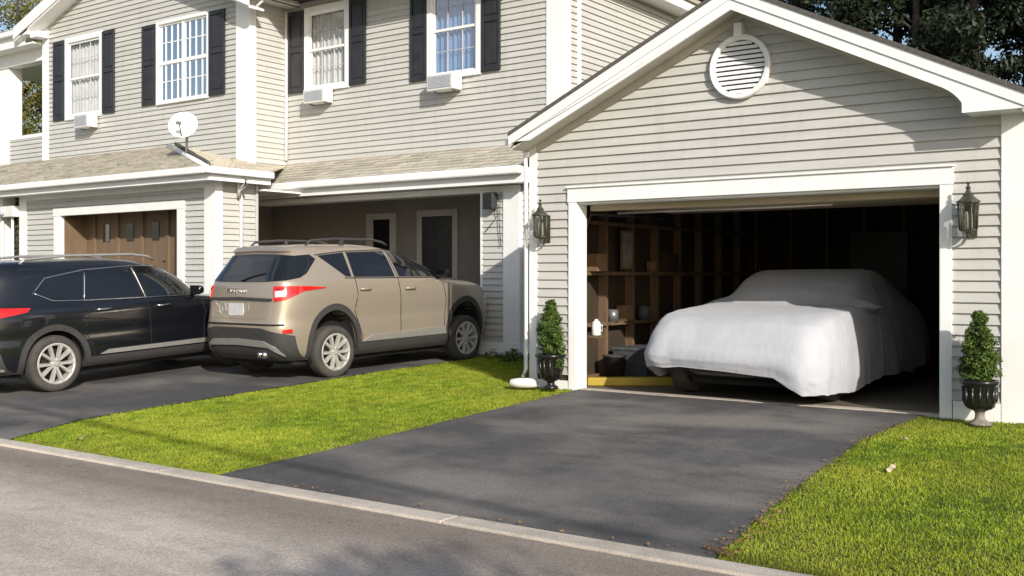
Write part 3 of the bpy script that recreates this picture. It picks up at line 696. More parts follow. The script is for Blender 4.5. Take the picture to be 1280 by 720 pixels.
mb = MB(); mb.box(-11.87, -8.24, LY+.52, LY+.56, 0, 2.6); mb.box(-11.873, -11.85, LY+.065, LY+.52, 0, 2.56); mb.box(-8.262, -8.239, LY+.065, LY+.52, 0, 2.56)
for X in (-11.55,-10.78,-10.0,-9.22,-8.45): mb.bbox(X-.045, X+.045, LY+.48, LY+.52, 0, 2.6, .004)
mb.box(-11.87, -8.24, LY+.065, LY+.56, 2.56, 2.6)
gd = mb.build('garage_door', M['brownwood'], hs)
for X in (-11.17,-10.39,-9.6,-8.83): MB().bbox(X-.11, X+.11, LY+.505, LY+.517, 2.02, 2.36, .004).build('door_window', M['autoglass'], gd)
mb = MB(); mb.bbox(-9.30,-9.24,LY+.45,LY+.478,1.65,1.68,.004); mb.build('handle', M['chrome'], gd)
# pent roof with hip
EZ, EY, EX = 3.16, .62, -6.92
s1 = (3.97-EZ)/(2.7-EY); HX = -10.6
s2 = (3.97-EZ)/(EX-HX)
U = Vector((1,0,0)); V = Vector((0,2.7-EY,3.97-EZ)); vl = V.length; V.normalize(); N = Vector((0,-V.z,V.y))
mb = MB(); courses(mb, (0,EY,EZ), U, V, N, 0, vl, .135, lambda v: (-13.55+.0*v, EX+(HX-EX)*v/vl), proud=.024, tabs=.26)
courses(mb, (0,EY,EZ-.0), U, V, N, 0, vl, .135, lambda v: (-20, -13.551), proud=.024, tabs=.26)
mb.build('roof', M['shx'], hs)
U = Vector((0,1,0)); V = Vector((HX-EX,0,3.97-EZ)); vl2 = V.length; V.normalize(); N = Vector((-V.z if V.x>0 else V.z, 0, abs(V.x)))
mb = MB(); courses(mb, (EX,0,EZ), U, V, N, 0, vl2, .135, lambda v: (EY+(2.7-EY)*v/vl2, min(MY, max(1.95+1.65*v/vl2/.39, EY+(2.7-EY)*v/vl2))), proud=.024, tabs=.26); mb.build('roof', M['shy'], hs)
mb = MB(); n = 26      # hip cap, white drip edge below with dark shingle caps
for i in range(n):
    t0, t1 = i/n, (i+.82)/n
    a = Vector((EX+(HX-EX)*t0, EY+(2.7-EY)*t0, EZ+.81*t0+.035)); b = Vector((EX+(HX-EX)*t1, EY+(2.7-EY)*t1, EZ+.81*t1+.05)); mb.tube([a, b], .035, 6)
mb.build('hip_cap', M['darkshingle'], hs)
mb = MB(); mb.tube([(EX-.02,EY-.03,EZ-.005),(HX-.1,2.7-.1,3.965)], .045, 6); mb.build('hip_flashing', M['white'], hs)
mb = MB(); mb.bbox(-20, EX-.01, EY-.11, EY+.0, EZ-.115, EZ+.0, .02); mb.build('gutter', M['white'], hs)
mb = MB(); mb.bbox(EX-.002, EX+.10, EY-.11, 1.95, EZ-.115, EZ+.0, .02); gs = mb.build('gutter', M['white'], hs)
mb = MB(); mb.tube([(EX+.04,LY+.36,EZ-.11),(EX+.03,LY+.36,EZ-.25),(-7.1,LY+.4,EZ-.33),(-7.14,LY+.43,EZ-.45)], .035, 8); mb.build('elbow', M['plasticw'], gs)
mb = MB(); mb.bbox(-20, EX-.02, EY+.001, EY+.03, EZ-.22, EZ-.01, .004); mb.box(-20, EX-.02, EY+.03, LY, EZ-.21, EZ-.19); mb.bbox(EX-.035, EX-.004, EY+.03, 1.95, EZ-.22, EZ-.01, .004); mb.box(-7.2, EX-.04, LY, 1.95, EZ-.2, EZ-.18)
mb.bbox(-13.1,-7.5,LY-.028,LY-.001,2.86,2.985,.004)
mb.build('fascia', M['white'], hs)
# porch / carport
PY = 3.05
mb = MB(); U = Vector((1,0,0)); V = Vector((0,MY-2.73,3.52-3.06)); vl3 = V.length; V.normalize(); N = Vector((0,-V.z,V.y))
courses(mb, (0,2.73,3.06), U, V, N, 0, vl3, .135, lambda v: (-8.4, -2.13), proud=.024, tabs=.26); mb.build('roof', M['shx'], hs)
mb = MB(); mb.bbox(-8.3, -2.06, 2.62, 2.73, 2.93, 3.06, .025); mb.build('gutter', M['white'], hs)
mb = MB(); mb.bbox(-8.2, -2.1, 2.735, 2.76, 2.80, 3.0, .004); mb.bbox(-9.8, -2.35, PY-.02, PY+.1, 2.70, 2.80, .006); mb.box(-9.9, -2.1, 2.76, 4.5, 2.81, 2.83); mb.box(-9.9, -7.0, 1.85, 2.76, 2.84, 2.87); mb.bbox(-2.12, -2.09, 2.74, MY, 2.81, 3.05, .004); mb.build('fascia', M['white'], hs)
mb = MB(); mb.bbox(-3.13, -3.09, PY-.02, PY+.14, .1, 2.70, .004); mb.build('trim_strip', M['white'], hs)
mb = MB(); mb.bbox(-2.66, -2.335, PY-.035, PY+.14, .1, 2.70, .006); mb.build('corner_board', M['white'], hs)
mb = MB(); courses(mb, (0,PY,0), (1,0,0), (0,0,1), (0,-1,0), .28, 2.72, H, lambda z: (-3.09, -2.66)); courses(mb, (0,PY+.06,0), (1,0,0), (0,0,1), (0,-1,0), .28, 2.95, H, lambda z: (-2.335, -.6))
mb.build('wall', M['siding'], hs)
mb = MB(); mb.bbox(-3.14, -2.32, PY-.04, PY+.1, .04, .28, .006); mb.bbox(-2.32,-.6,PY+.03,PY+.1,.04,.28,.006); mb.build('base_trim', M['white'], hs)
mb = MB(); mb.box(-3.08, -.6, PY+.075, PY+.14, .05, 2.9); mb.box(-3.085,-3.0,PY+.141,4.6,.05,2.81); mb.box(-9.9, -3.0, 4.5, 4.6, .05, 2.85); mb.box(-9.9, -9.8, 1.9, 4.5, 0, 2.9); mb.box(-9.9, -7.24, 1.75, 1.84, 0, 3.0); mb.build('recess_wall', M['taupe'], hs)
mb = MB(); mb.bbox(-7.25, -7.19, 1.845, 1.90, 0, 3.0, .004); mb.build('trim_strip', M['siding'], hs)
mb = MB(); mb.box(-9.8, -3.1, 3.06, 4.5, .06, .16); mb.build('porch_floor', M['kerb'], hs)
def entry(x0, x1, z1, Y, kind):
    mb = MB(); z0 = .16 if kind == 'door' else 1.15; c = .12
    mb.bbox(x0, x0+c, Y-.035, Y, z0, z1, .005); mb.bbox(x1-c, x1, Y-.035, Y, z0, z1, .005); mb.bbox(x0+c+.001, x1-c-.001, Y-.04, Y, z1-c, z1, .005)
    if kind == 'door':
        dr = mb.build('door_frame', M['greydoor'], hs); mb = MB(); mb.bbox(x0+c, x1-c, Y-.02, Y+.02, z0, z1-c, .004)
        for i in range(2):
            for q0, q1 in ((.3, .9), (1.05, 1.75), (1.85, 2.1)): mb.bbox(x0+c+.08+i*.33, x0+c+.34+i*.33, Y-.028, Y-.0195, z0+q0, z0+q1, .006)
        dl = mb.build('door', M['blackdoor'], dr)
        MB().lathe([(0,0),(.025,.005),(.03,.03),(.015,.05),(0,.055)], 12, Matrix.Translation((x1-c-.08,Y-.02,1.15)) @ Matrix.Rotation(R(90),4,'X')).build('handle', M['chrome'], dl)
    else:
        mb.bbox(x0, x1, Y-.05, Y, z0-.06, z0, .005); wf = mb.build('window', M['greydoor'], hs)
        mb = MB(); mb.bbox(x0+c, x0+c+.05, Y-.02, Y, z0, z1-c, .004); mb.bbox(x1-c-.05, x1-c, Y-.02, Y, z0, z1-c, .004); mb.bbox(x0+c+.05, x1-c-.05, Y-.02, Y, (z0+z1)/2-.1, (z0+z1)/2-.05, .004); mb.build('sash', M['greydoor'], wf)
        MB().quad((x0+c,Y-.012,z0),(x1-c,Y-.012,z0),(x1-c,Y-.012,z1-c),(x0+c,Y-.012,z1-c)).build('pane', M['autoglass'], wf)
entry(-5.74, -4.76, 2.58, 4.5, 'door'); entry(-7.04, -6.27, 2.56, 4.5, 'window')
# left loggia beyond the bay
mb = MB(); courses(mb, (0,2.9,0), (1,0,0), (0,0,1), (0,-1,0), 3.3, 4.58, H, lambda z: (-17.2, -15.42)); mb.build('wall', M['siding'], hs)
mb = MB(); mb.bbox(-17.66, -17.2, 2.86, 3.2, 3.3, 6.4, .006); mb.bbox(-17.2, -15.42, 2.87, 3.0, 4.58, 4.66, .006); mb.build('porch_post', M['white'], hs)
mb = MB(); mb.bbox(-19, -15.42, 2.82, 3.1, 6.32, 6.62, .006); mb.bbox(-20, -15.8, 2.35, 2.47, 6.86, 6.98, .02); mb.box(-20, -15.45, 2.47, 6.0, 6.62, 6.66); mb.bbox(-20,-15.8,2.471,2.50,6.66,6.9,.004); mb.build('fascia', M['white'], hs)
mb = MB(); U = Vector((1,0,0)); V = Vector((0,3.2,1.0)); V.normalize(); N = Vector((0,-V.z,V.y)); courses(mb, (0,2.36,6.98), U, V, N, 0, 2.6, .135, lambda v: (-20,-15.72), proud=.024, tabs=.26); mb.build('roof', M['shx'], hs)
mb = MB(); mb.box(-17.66, -15.2, 2.95, 6.0, 3.2, 3.3); mb.box(-15.2,-15.15,3.0,6,3.2,6.6); mb.build('porch_floor', M['taupe'], hs)
mb = MB()
for X in (-17.6,-16.55): mb.bbox(X-.05, X+.05, 5.9, 6.0, 3.3, 6.62, .005)
for k in range(14): mb.box(-17.5+.07*k, -17.47+.07*k, 5.93, 5.96, 4.0, 6.0)
mb.bbox(-17.6,-16.5,5.9,5.98,6.0,6.06,.004); mb.bbox(-17.6,-15.2,5.9,5.98,4.3,4.36,.004)
mb.build('lattice', M['white'], hs)
# ground floor left of the bay
mb = MB(); courses(mb, (0,2.9,0), (1,0,0), (0,0,1), (0,-1,0), 0, 3.2, H, lambda z: (-20, -13.1)); courses(mb, (-13.1,0,0), (0,-1,0), (0,0,1), (-1,0,0), 0, 3.1, H, lambda z: (-2.9, -LY-.02)); mb.build('wall', M['siding'], hs)
mb = MB(); mb.bbox(-14.3, -13.92, .92, 1.15, 0, 2.98, .006); mb.build('porch_post', M['white'], hs)
at_root(hs)
for ch in hs.children: pass

# things fixed to or standing by the house
def ac(x0, x1, z0, z1, Y, dep, label):
    root = empty('window_air_conditioner', ((x0+x1)/2, Y, z0), label, 'air conditioner', 'window air conditioners under the upper windows')
    w, h = (x1-x0)/2, z1-z0
    mb = MB().bbox(-w, w, -dep, -.05, 0, h, .012); mb.build('casing', M['plasticw'], root)
    mb = MB(); mb.bbox(-w+.03, w-.03, -dep-.008, -dep+.001, .03, h-.03, .004)
    k = int((h-.08)/.022)
    for i in range(k): mb.box(-w+.05, w-.05, -dep-.016, -dep-.0075, .045+i*.022, .055+i*.022)
    mb.build('grille', M['plasticg'], root)
    for q in (-w*.7, w*.7): MB().tube([(q,-.05,-.02),(q,-dep*.7,-.005)], .012, 6).build('bracket', M['grey'], root)
    return root
ac(-13.75, -13.22, 4.55, 4.84, BY, .28, 'small white window air conditioner below the leftmost shuttered window')
ac(-7.58, -7.02, 4.61, 4.87, MY, .28, 'white window air conditioner below the curtained window beside the bay corner')
ac(-4.50, -3.92, 4.53, 4.81, MY, .30, 'white window air conditioner below the upper window nearest the garage')
ds = empty('satellite_dish', (-8.75, 1.55, 3.62), 'round white satellite dish on the shingled roof over the lower bay', 'satellite dish')
aim = Vector((.55,-.70,.35)).normalized(); q = aim.to_track_quat('Z', 'Y').to_matrix().to_4x4(); q.translation = Vector((0,-.05,.45))
mb = MB(); mb.lathe([(0,0)]+[(.26*t, .07*t*t) for t in frange(.15, 1, 8)]+[(.268,.068),(.26,.06)]+[(.26*t, .07*t*t-.012) for t in frange(1, .1, 7)], 32, q); mb.build('reflector', M['dish'], ds)
mb = MB(); mb.tube([(0,0,-.05),(0,.02,.25),(-.02,.03,.42)], .025, 8); mb.bbox(-.09, .03, -.02, .1, .30, .48, .01); mb.build('mast', M['grey'], ds)
mb = MB(); e = q @ Vector((0,-.1,.30)); mb.tube([q @ Vector((0,-.24,.05)), e], .012, 6); mb.bbox(e.x-.03, e.x+.03, e.y-.05, e.y+.03, e.z-.03, e.z+.03, .008); mb.build('feed_arm', M['grey'], ds)
sp = empty('outdoor_speaker', (-2.86, PY-.02, 2.42), 'small dark box with dangling cable high on the siding beside the carport', 'speaker')
mb = MB(); mb.bbox(-.10, .10, -.16, -.02, 0, .27, .02); mb.build('housing', M['clad'], sp); mb = MB(); mb.bbox(-.08,.08,-.168,-.159,.02,.25,.004); mb.build('grille', M['blackdoor'], sp)
mb = MB(); mb.tube([(.08,-.05,.03),(.12,-.05,-.10),(.0,-.04,-.22),(-.15,-.03,-.36)], .007, 5); mb.tube([(.1,-.05,.2),(.17,-.05,.1),(.15,-.05,-.2),(.18,-.04,-.6)], .006, 5); mb.build('cable', M['blackdoor'], sp)
mt = empty('utility_meter', (-13.62, .98, 2.5), 'white meter box with conduit at far left under the eave', 'meter box')
mb = MB(); mb.bbox(-.29, .29, -.16, 0, .05, .27, .015); mb.build('box', M['plasticw'], mt); mb = MB(); mb.lathe([(.085,0),(.085,.05),(.07,.07),(0,.075)], 20, Matrix.Translation((-.1,-.16,.16)) @ Matrix.Rotation(R(90),4,'X')); mb.build('dial', M['plasticg'], mt)
mb = MB(); mb.tube([(.1,-.06,.05),(.1,-.06,-2.4)], .03, 8); mb.tube([(-.28,-.06,.05),(-.29,-.06,-2.4)], .03, 8); mb.build('conduit', M['plasticw'], mt)
cv = empty('climbing_vine', (-13.62, 1.05, .1), 'dark climbing vine in gap between white post and bay corner', 'plant')
mb = MB(); mb.tube([(0,0,0),(.05,0,1.0),(-.04,0,2.0),(.03,0,2.8)], .02, 6); mb.tube([(.18,0,0),(.1,0,1.2),(.2,0,2.7)], .015, 6); mb.build('stem', M['bark'], cv)
leaves('foliage', [(.03+.1*math.sin(i), 0, .3+i*.12) for i in range(22)], [.09]*22, 1300, .035, M['vineleaf'], cv, 5)

# ------------------------------------------------------------------ cars
def catmull(P, n):
    out = []; k = len(P)
    for i in range(k-1):
        p0, p1, p2, p3 = P[max(i-1,0)], P[i], P[i+1], P[min(i+2,k-1)]
        for j in range(n):
            t = j/n; r = []
            for a, b, c, d in zip(p0, p1, p2, p3):
                v = .5*(2*b+(c-a)*t+(2*a-5*b+4*c-d)*t*t+(3*b-a-3*c+d)*t**3); lo, hi = min(b,c), max(b,c); m = .12*(hi-lo)
                r.append(min(hi+m, max(lo-m, v)))
            out.append(tuple(r))
    out.append(tuple(P[-1])); return out
class Body:
    def __init__(s, slices, LR=1.1, LF=1.1, p=3.0, q=10.0, pf=2.6, qf=7.0, n=4):
        s.sl = catmull(slices, n); s.LR, s.LF, s.p, s.q, s.pf, s.qf = LR, LF, p, q, pf, qf
        for i in range(1, len(s.sl)):
            if s.sl[i][0] <= s.sl[i-1][0]: s.sl[i] = (s.sl[i-1][0]+.0005,)+s.sl[i][1:]
    def at(s, z):
        S = s.sl
        if z <= S[0][0]: return S[0][1:]
        for a, b in zip(S[:-1], S[1:]):
            if a[0] <= z <= b[0]:
                t = (z-a[0])/(b[0]-a[0]); return tuple(u+(v-u)*t for u, v in zip(a[1:], b[1:]))
        return S[-1][1:]
    def side(s, x, z):
        xr, xf, w = s.at(z); half = (xf-xr)/2; LR = min(s.LR, half*.9); LF = min(s.LF, half*.9); y = w
        d = x-xr; e = xf-x
        if d < LR: y = w*max(0, 1-(1-max(0,d)/LR)**s.p)**(1/s.q)
        elif e < LF: y = w*max(0, 1-(1-max(0,e)/LF)**s.pf)**(1/s.qf)
        return y
    def outline(s, xr, xf, w, nq=12, ns=14):
        half = (xf-xr)/2; LR = min(s.LR, half*.9); LF = min(s.LF, half*.9); pts = []
        for i in range(nq+1):
            a = PI/2*i/nq; pts.append((xr+LR*(1-math.cos(a)**(2/s.p)), w*math.sin(a)**(2/s.q)))
        x0, x1 = xr+LR, xf-LF
        for i in range(1, ns): pts.append((x0+(x1-x0)*i/ns, w))
        for i in range(nq, -1, -1):
            a = PI/2*i/nq; pts.append((xf-LF*(1-math.cos(a)**(2/s.pf)), w*math.sin(a)**(2/s.qf)))
        return pts
    def mesh(s, jit=None):
        mb = MB(); rings = []
        for z, xr, xf, w in s.sl:
            o = s.outline(xr, xf, w); ring = o+[(x,-y) for x, y in o[-2:0:-1]]
            rings.append([(x, y, z) for x, y in ring])
        n = len(rings[0])
        for r in rings: mb.v += r
        for k in range(len(rings)-1):
            for i in range(n): mb.f.append((k*n+i, k*n+(i+1)%n, (k+1)*n+(i+1)%n, (k+1)*n+i)); mb.smooth.append(True)
        for k in (0, len(rings)-1):
            c = len(mb.v); mb.v.append((sum(p[0] for p in rings[k])/n, 0, rings[k][0][2]+(.004 if k else 0)))
            for i in range(n):
                f = (k*n+i, k*n+(i+1)%n, c); mb.f.append(f if k else f[::-1]); mb.smooth.append(True)
        return mb
    def arc(s, a, z):       # a = distance along the outline from the rear centre line
        xr, xf, w = s.at(z); o = s.outline(xr, xf, w, 24, 20); acc = 0
        for p, q in zip(o[:-1], o[1:]):
            l = math.hypot(q[0]-p[0], q[1]-p[1])
            if acc+l >= a: t = (a-acc)/max(l,1e-9); return (p[0]+(q[0]-p[0])*t, p[1]+(q[1]-p[1])*t)
            acc += l
        return o[-1]
def resample(P, u):
    k = u*(len(P)-1); i = min(int(k), len(P)-2); t = k-i
    return tuple(a+(b-a)*t for a, b in zip(P[i], P[i+1]))
def patch(body, bot, top, off, name, mat, parent, mode='side', sgn=-1, nu=16, nv=6, skirt=.012):
    def S(a, z):
        if mode == 'side': return Vector((a, body.side(a, z), z))
        x, y = body.arc(abs(a), z); return Vector((x, y if a >= 0 else -y, z))
    mb = MB(); G = []
    for i in range(nu+1):
        u = i/nu; B, T = resample(bot, u), resample(top, u); row = []
        for j in range(nv+1):
            v = j/nv; a, z = B[0]+(T[0]-B[0])*v, B[1]+(T[1]-B[1])*v
            p = S(a, z); e = .01; da = S(a+e, z)-S(a-e, z); dz = S(a, z+e)-S(a, z-e)
            nn = da.cross(dz)
            if mode == 'side': nn = -nn if nn.y < 0 else nn
            else:
                c = Vector((2.0, 0, .8)); nn = -nn if nn.dot(p-c) < 0 else nn
            nn.normalize() if nn.length > 1e-9 else None
            row.append((p, nn))
        G.append(row)
    k = (1 if mode == 'arc' else sgn)
    def put(p, nn, o):
        r = p+nn*o; return (r.x, r.y*k, r.z)
    W = nv+1
    for row in G:
        for p, nn in row: mb.v.append(put(p, nn, off))
    for i in range(nu):
        for j in range(nv): mb.f.append((i*W+j, (i+1)*W+j, (i+1)*W+j+1, i*W+j+1)); mb.smooth.append(True)
    border = [(i,0) for i in range(nu)]+[(nu,j) for j in range(nv)]+[(i,nv) for i in range(nu,0,-1)]+[(0,j) for j in range(nv,0,-1)]
    base = len(mb.v)
    for i, j in border: mb.v.append(put(*G[i][j], off-skirt))
    m = len(border)
    for t in range(m):
        a, b = border[t], border[(t+1)%m]; mb.f.append((a[0]*W+a[1], b[0]*W+b[1], base+(t+1)%m, base+t)); mb.smooth.append(False)
    return mb.build(name, mat, parent, sharp=50, rec=True)
def strip(body, pts, wd, off, name, mat, parent, sgn=-1, mode='side', rad=None):
    q = []
    for a, z in pts:
        if mode == 'side': q.append((a, (body.side(a, z)+off)*sgn, z))
        else:
            x, y = body.arc(abs(a), z); q.append((x-off, (y if a >= 0 else -y), z))
    return MB().tube(q, wd, 6).build(name, mat, parent)
def dense(P, n=6): return [resample(P, i/(n*(len(P)-1))) for i in range(n*(len(P)-1)+1)]
def wheel(parent, x, y, sgn, r, wdt, rr, label=None, style='ten'):
    Rm = Matrix.Translation((x, y, r)) @ Matrix.Rotation(R(90)*(1 if sgn < 0 else -1), 4, 'X')   # local +z points outwards
    h = wdt/2
    wn = MB().lathe([(rr*.9,-h*.9),(rr+.012,-h*.95),(rr+.04,-h),(r-.035,-h*.97),(r-.008,-h*.78),(r,-h*.55),(r,h*.55),(r-.008,h*.78),(r-.035,h*.97),(rr+.045,h),(rr+.012,h*.95),(rr*.97,h*.86)], 56, Rm)
    wh = wn.build('wheel', M['tyre'], parent, sharp=50)
    mb = MB(); mb.lathe([(rr+.008,h*.94),(rr-.004,h*.97),(rr-.022,h*.9),(rr-.03,h*.4),(rr-.04,-h*.7)], 56, Rm)
    k = 10
    for i in range(k):
        a = 2*PI*i/k; sk = .11*(1 if i % 2 else -1)
        for w0, w1, z0 in ((.042,.036,h*.78),):
            r0, r1 = .045, rr-.012; c0, s0, c1, s1 = math.cos(a+sk*1.6), math.sin(a+sk*1.6), math.cos(a+sk*.15), math.sin(a+sk*.15)
            p0 = Vector((r0*c0, r0*s0, z0)); p1 = Vector((r1*c1, r1*s1, z0+.012)); d = (p1-p0).normalized(); nn = Vector((-d.y, d.x, 0)).normalized()
            vs = []
            for p, ww in ((p0,w0*.55),(p1,w1)):
                vs += [p-nn*ww*.5+Vector((0,0,.012)), p+nn*ww*.5+Vector((0,0,.012)), p+nn*ww*.8-Vector((0,0,.03)), p-nn*ww*.8-Vector((0,0,.03))]
            mb.add(vs, [(0,1,5,4),(1,2,6,5),(3,0,4,7),(2,3,7,6)], Rm)
    mb.lathe([(0,h*.80+.014),(.03,h*.80+.014),(.036,h*.80),(.066,h*.72),(.07,h*.4)], 24, Rm)
    mb.build('rim', M['alloy'], wh, sharp=40)
    MB().lathe([(0,h*.25),(rr*.72,h*.25),(rr*.72,h*.05),(rr-.028,h*.0)], 40, Rm).build('brake_disc', M['under'], wh)
    return wh
def cut_arches(obj, axles, r, y0):
    for ax in axles:
        for sg in (-1, 1):
            mb = MB(); n = 40
            poly = [(ax[0]+r*math.cos(2*PI*i/n), ax[1]+r*math.sin(2*PI*i/n)) for i in range(n)]
            mb.prism(poly, y0*sg, 1.3*sg); c = mb.build('cutter', M['under'], obj.parent, rec=True)
            md = obj.modifiers.new('b', 'BOOLEAN'); md.object = c; md.solver = 'EXACT'; md.operation = 'DIFFERENCE'
            bpy.context.view_layer.update(); dg = bpy.context.evaluated_depsgraph_get(); me = bpy.data.meshes.new_from_object(obj.evaluated_get(dg))
            obj.modifiers.clear(); old = obj.data; obj.data = me; bpy.data.meshes.remove(old); bpy.data.objects.remove(c)
    bm = bmesh.new(); bm.from_mesh(obj.data)
    for f in bm.faces: f.smooth = True
    for e in bm.edges: e.smooth = not (len(e.link_faces) == 2 and e.calc_face_angle(0) > R(32))
    bm.to_mesh(obj.data); bm.free()
def arch_pts(cx, cz, r, a0, a1, n=20): return [(cx+r*math.cos(R(a0+(a1-a0)*i/n)), cz+r*math.sin(R(a0+(a1-a0)*i/n))) for i in range(n+1)]
def wells(root, axles, r):
    mb = MB()
    for ax in axles: mb.box(ax-r-.03, ax+r+.03, -.55, .55, .25, .85)
    for ax in axles:
        for sg in (-1, 1):
            n = 26; a = [R(-25+230*i/n) for i in range(n+1)]; q = len(mb.v)
            for t in a:
                for rr_, yy in ((.02,.63),(r+.003,.63),(r+.003,.85)): mb.v.append((ax+rr_*math.cos(t), yy*sg, .37+rr_*math.sin(t)))
            for i in range(n):
                for k in (0, 1): mb.f.append((q+3*i+k, q+3*i+3+k, q+3*i+4+k, q+3*i+1+k)); mb.smooth.append(True)
    mb.box(.35, axles[1]+.5, -.72, .72, .2, .34); mb.build('underbody', M['under'], root)
def handle(body, x, z, sgn, parent, mat, ln=.2):
    y = body.side(x, z); q = [(x-ln/2, sgn*(y+.002), z), (x-ln/2+.02, sgn*(y+.036), z), (x+ln/2-.02, sgn*(y+.036), z), (x+ln/2, sgn*(y+.002), z)]
    mb = MB().tube(q, [.012,.015,.015,.012], 8); return mb.build('door_handle', mat, parent)
def mirror(body, x, z, sgn, parent, mat):
    y = body.side(x, z); mb = MB(); bm = bmesh.new(); bmesh.ops.create_uvsphere(bm, u_segments=20, v_segments=12, radius=1)
    for v in bm.verts:
        c = v.co; v.co = (math.copysign(abs(c.x)**.7, c.x)*.06+x, sgn*(y+.15)+math.copysign(abs(c.y)**.7, c.y)*.095, z+.075+math.copysign(abs(c.z)**.7, c.z)*.062)
    mb.bm(bm, smooth=True); o = mb.build('wing_mirror', mat, parent)
    mb = MB(); mb.tube([(x+.02, sgn*(y-.02), z), (x+.01, sgn*(y+.08), z+.04)], .03, 8); mb.build('mirror_stalk', M['clad'], o)
    mb = MB(); mb.bbox(x-.08, x-.07, min(sgn*(y+.07),sgn*(y+.25)), max(sgn*(y+.07),sgn*(y+.25)), z+.03, z+.14, .004); mb.build('mirror_glass', M['autoglass'], o); return o

# ---- tan SUV
TS = [(.26,.20,4.12,.80),(.32,.09,4.25,.875),(.44,.03,4.33,.905),(.58,.0,4.36,.912),(.68,.015,4.36,.906),(.80,.045,4.33,.918),(.92,.06,4.24,.920),(.98,.075,4.08,.910),(1.03,.09,3.80,.897),(1.07,.105,3.42,.882),(1.12,.125,3.24,.862),(1.30,.235,2.92,.805),(1.48,.345,2.52,.742),(1.58,.42,2.22,.695),(1.635,.49,1.95,.64),(1.665,.62,1.70,.54),(1.678,.85,1.45,.36)]
B = Body(TS)
tan = empty('suv', (-3.90, -1.28, -.055), 'tan metallic SUV with dark lower cladding parked nose-in beneath the carport', 'car')
tan.rotation_euler = (0, R(-1.5), R(86.5))
AX = (.93, 3.58); WR = .355
bo = B.mesh().build('body', M['tan'], tan, rec=True)
cut_arches(bo, [(AX[0], WR+.01), (AX[1], WR+.01)], .405, .60); wells(tan, AX, .398)
for sg in (-1, 1):
    for ax in AX: wheel(tan, ax, sg*.80, sg, WR, .235, .245)
    for ax in AX:
        a0, a1 = (-16, 196)
        patch(B, arch_pts(ax, WR+.01, .403, a0, a1), arch_pts(ax, WR+.01, .475, a0+4, a1-4), .010, 'arch_trim', M['clad'], bo, 'side', sg, 24, 3, .05)
    patch(B, [(1.34,.27),(3.18,.27)], [(1.36,.40),(3.16,.40)], .012, 'sill_trim', M['clad'], bo, 'side', sg, 14, 4, .03)
    patch(B, [(1.42,.405),(2.28,.405),(3.12,.405)], [(1.60,.465),(2.28,.475),(3.08,.485)], .022, 'door_moulding', M['silver'], bo, 'side', sg, 14, 3, .03)
    w1 = patch(B, [(1.18,1.135),(1.275,1.13)], [(.78,1.47),(1.235,1.515)], .006, 'quarter_window', M['autoglass'], tan, 'side', sg, 8, 8)
    w2 = patch(B, [(1.335,1.125),(2.10,1.105)], [(1.29,1.518),(2.02,1.535)], .006, 'door_window', M['autoglass'], tan, 'side', sg, 8, 8)
    w3 = patch(B, [(2.18,1.105),(2.7,1.09),(3.12,1.085)], [(2.09,1.535),(2.42,1.50),(2.95,1.20)], .006, 'door_window', M['autoglass'], tan, 'side', sg, 14, 8)
    strip(B, dense([(1.15,1.115),(2.1,1.09),(3.15,1.07)]), .009, .004, 'belt_moulding', M['clad'], bo, sg)
    strip(B, dense([(.74,1.485),(1.25,1.54),(2.05,1.56),(2.45,1.52),(3.0,1.18)]), .010, .004, 'window_moulding', M['clad'], bo, sg)
    for P in ([(1.30,1.52),(1.33,1.1),(1.34,.92),(1.28,.75),(1.42,.46),(1.44,.30)], [(2.06,1.53),(2.15,1.08),(2.17,.75),(2.16,.30)], [(3.06,1.06),(3.12,.80),(3.08,.5),(3.05,.30)]):
        strip(B, dense(P, 5), .007, -.002, 'door_seam', M['under'], bo, sg)
    handle(B, 1.48, .98, sg, tan, M['tan']); handle(B, 2.36, .965, sg, tan, M['tan'])
    mirror(B, 3.0, 1.07, sg, tan, M['clad'])
    patch(B, [(.70*sg,.885),(.84*sg,.90),(1.10*sg,.985),(1.42*sg,1.005)], [(.66*sg,1.035),(.85*sg,1.035),(1.12*sg,1.03),(1.44*sg,1.012)], .014, 'tail_lamp', M['redlamp'], tan, 'arc', 1, 18, 4, .03)
    patch(B, [(.715*sg,.925),(.84*sg,.935)], [(.70*sg,.985),(.84*sg,.99)], .022, 'lamp_lens', M['clearlamp'], tan, 'arc', 1, 8, 3, .02)
    strip(B, dense([(.72*sg,1.012),(.9*sg,1.015),(1.12*sg,1.018)], 5), .006, .016, 'lamp_line', M['under'], tan, 1, 'arc')
    patch(B, [(.84*sg,.55),(.97*sg,.555)], [(.84*sg,.585),(.97*sg,.59)], .024, 'rear_reflector', M['redlamp'], tan, 'arc', 1, 6, 3, .02)
    mb = MB(); ry = sg*.60; mb.tube([(.70,ry,1.655),(.78,ry,1.715),(1.2,ry,1.735),(1.9,ry,1.725),(2.12,ry,1.69),(2.2,ry,1.645)], .017, 8)
    mb.bbox(1.30,1.36,ry-.02,ry+.02,1.64,1.73,.006); mb.build('roof_rail', M['clad'], tan)
patch(B, [(-.80,1.10),(-.4,1.085),(0,1.08),(.4,1.085),(.80,1.10)], [(-.72,1.47),(-.4,1.50),(0,1.51),(.4,1.50),(.72,1.47)], .008, 'rear_window', M['autoglass'], tan, 'arc', 1, 28, 8)
for sg in (-1, 1): patch(B, [(.79*sg,1.10),(.97*sg,1.14),(1.03*sg,1.20)], [(.71*sg,1.475),(.90*sg,1.49),(1.04*sg,1.42)], .007, 'rear_quarter_glass', M['autoglass'], tan, 'arc', 1, 8, 6)
patch(B, [(-.66,1.525),(0,1.545),(.66,1.525)], [(-.60,1.60),(0,1.615),(.60,1.60)], .045, 'spoiler', M['tan'], tan, 'arc', 1, 20, 4, .05)
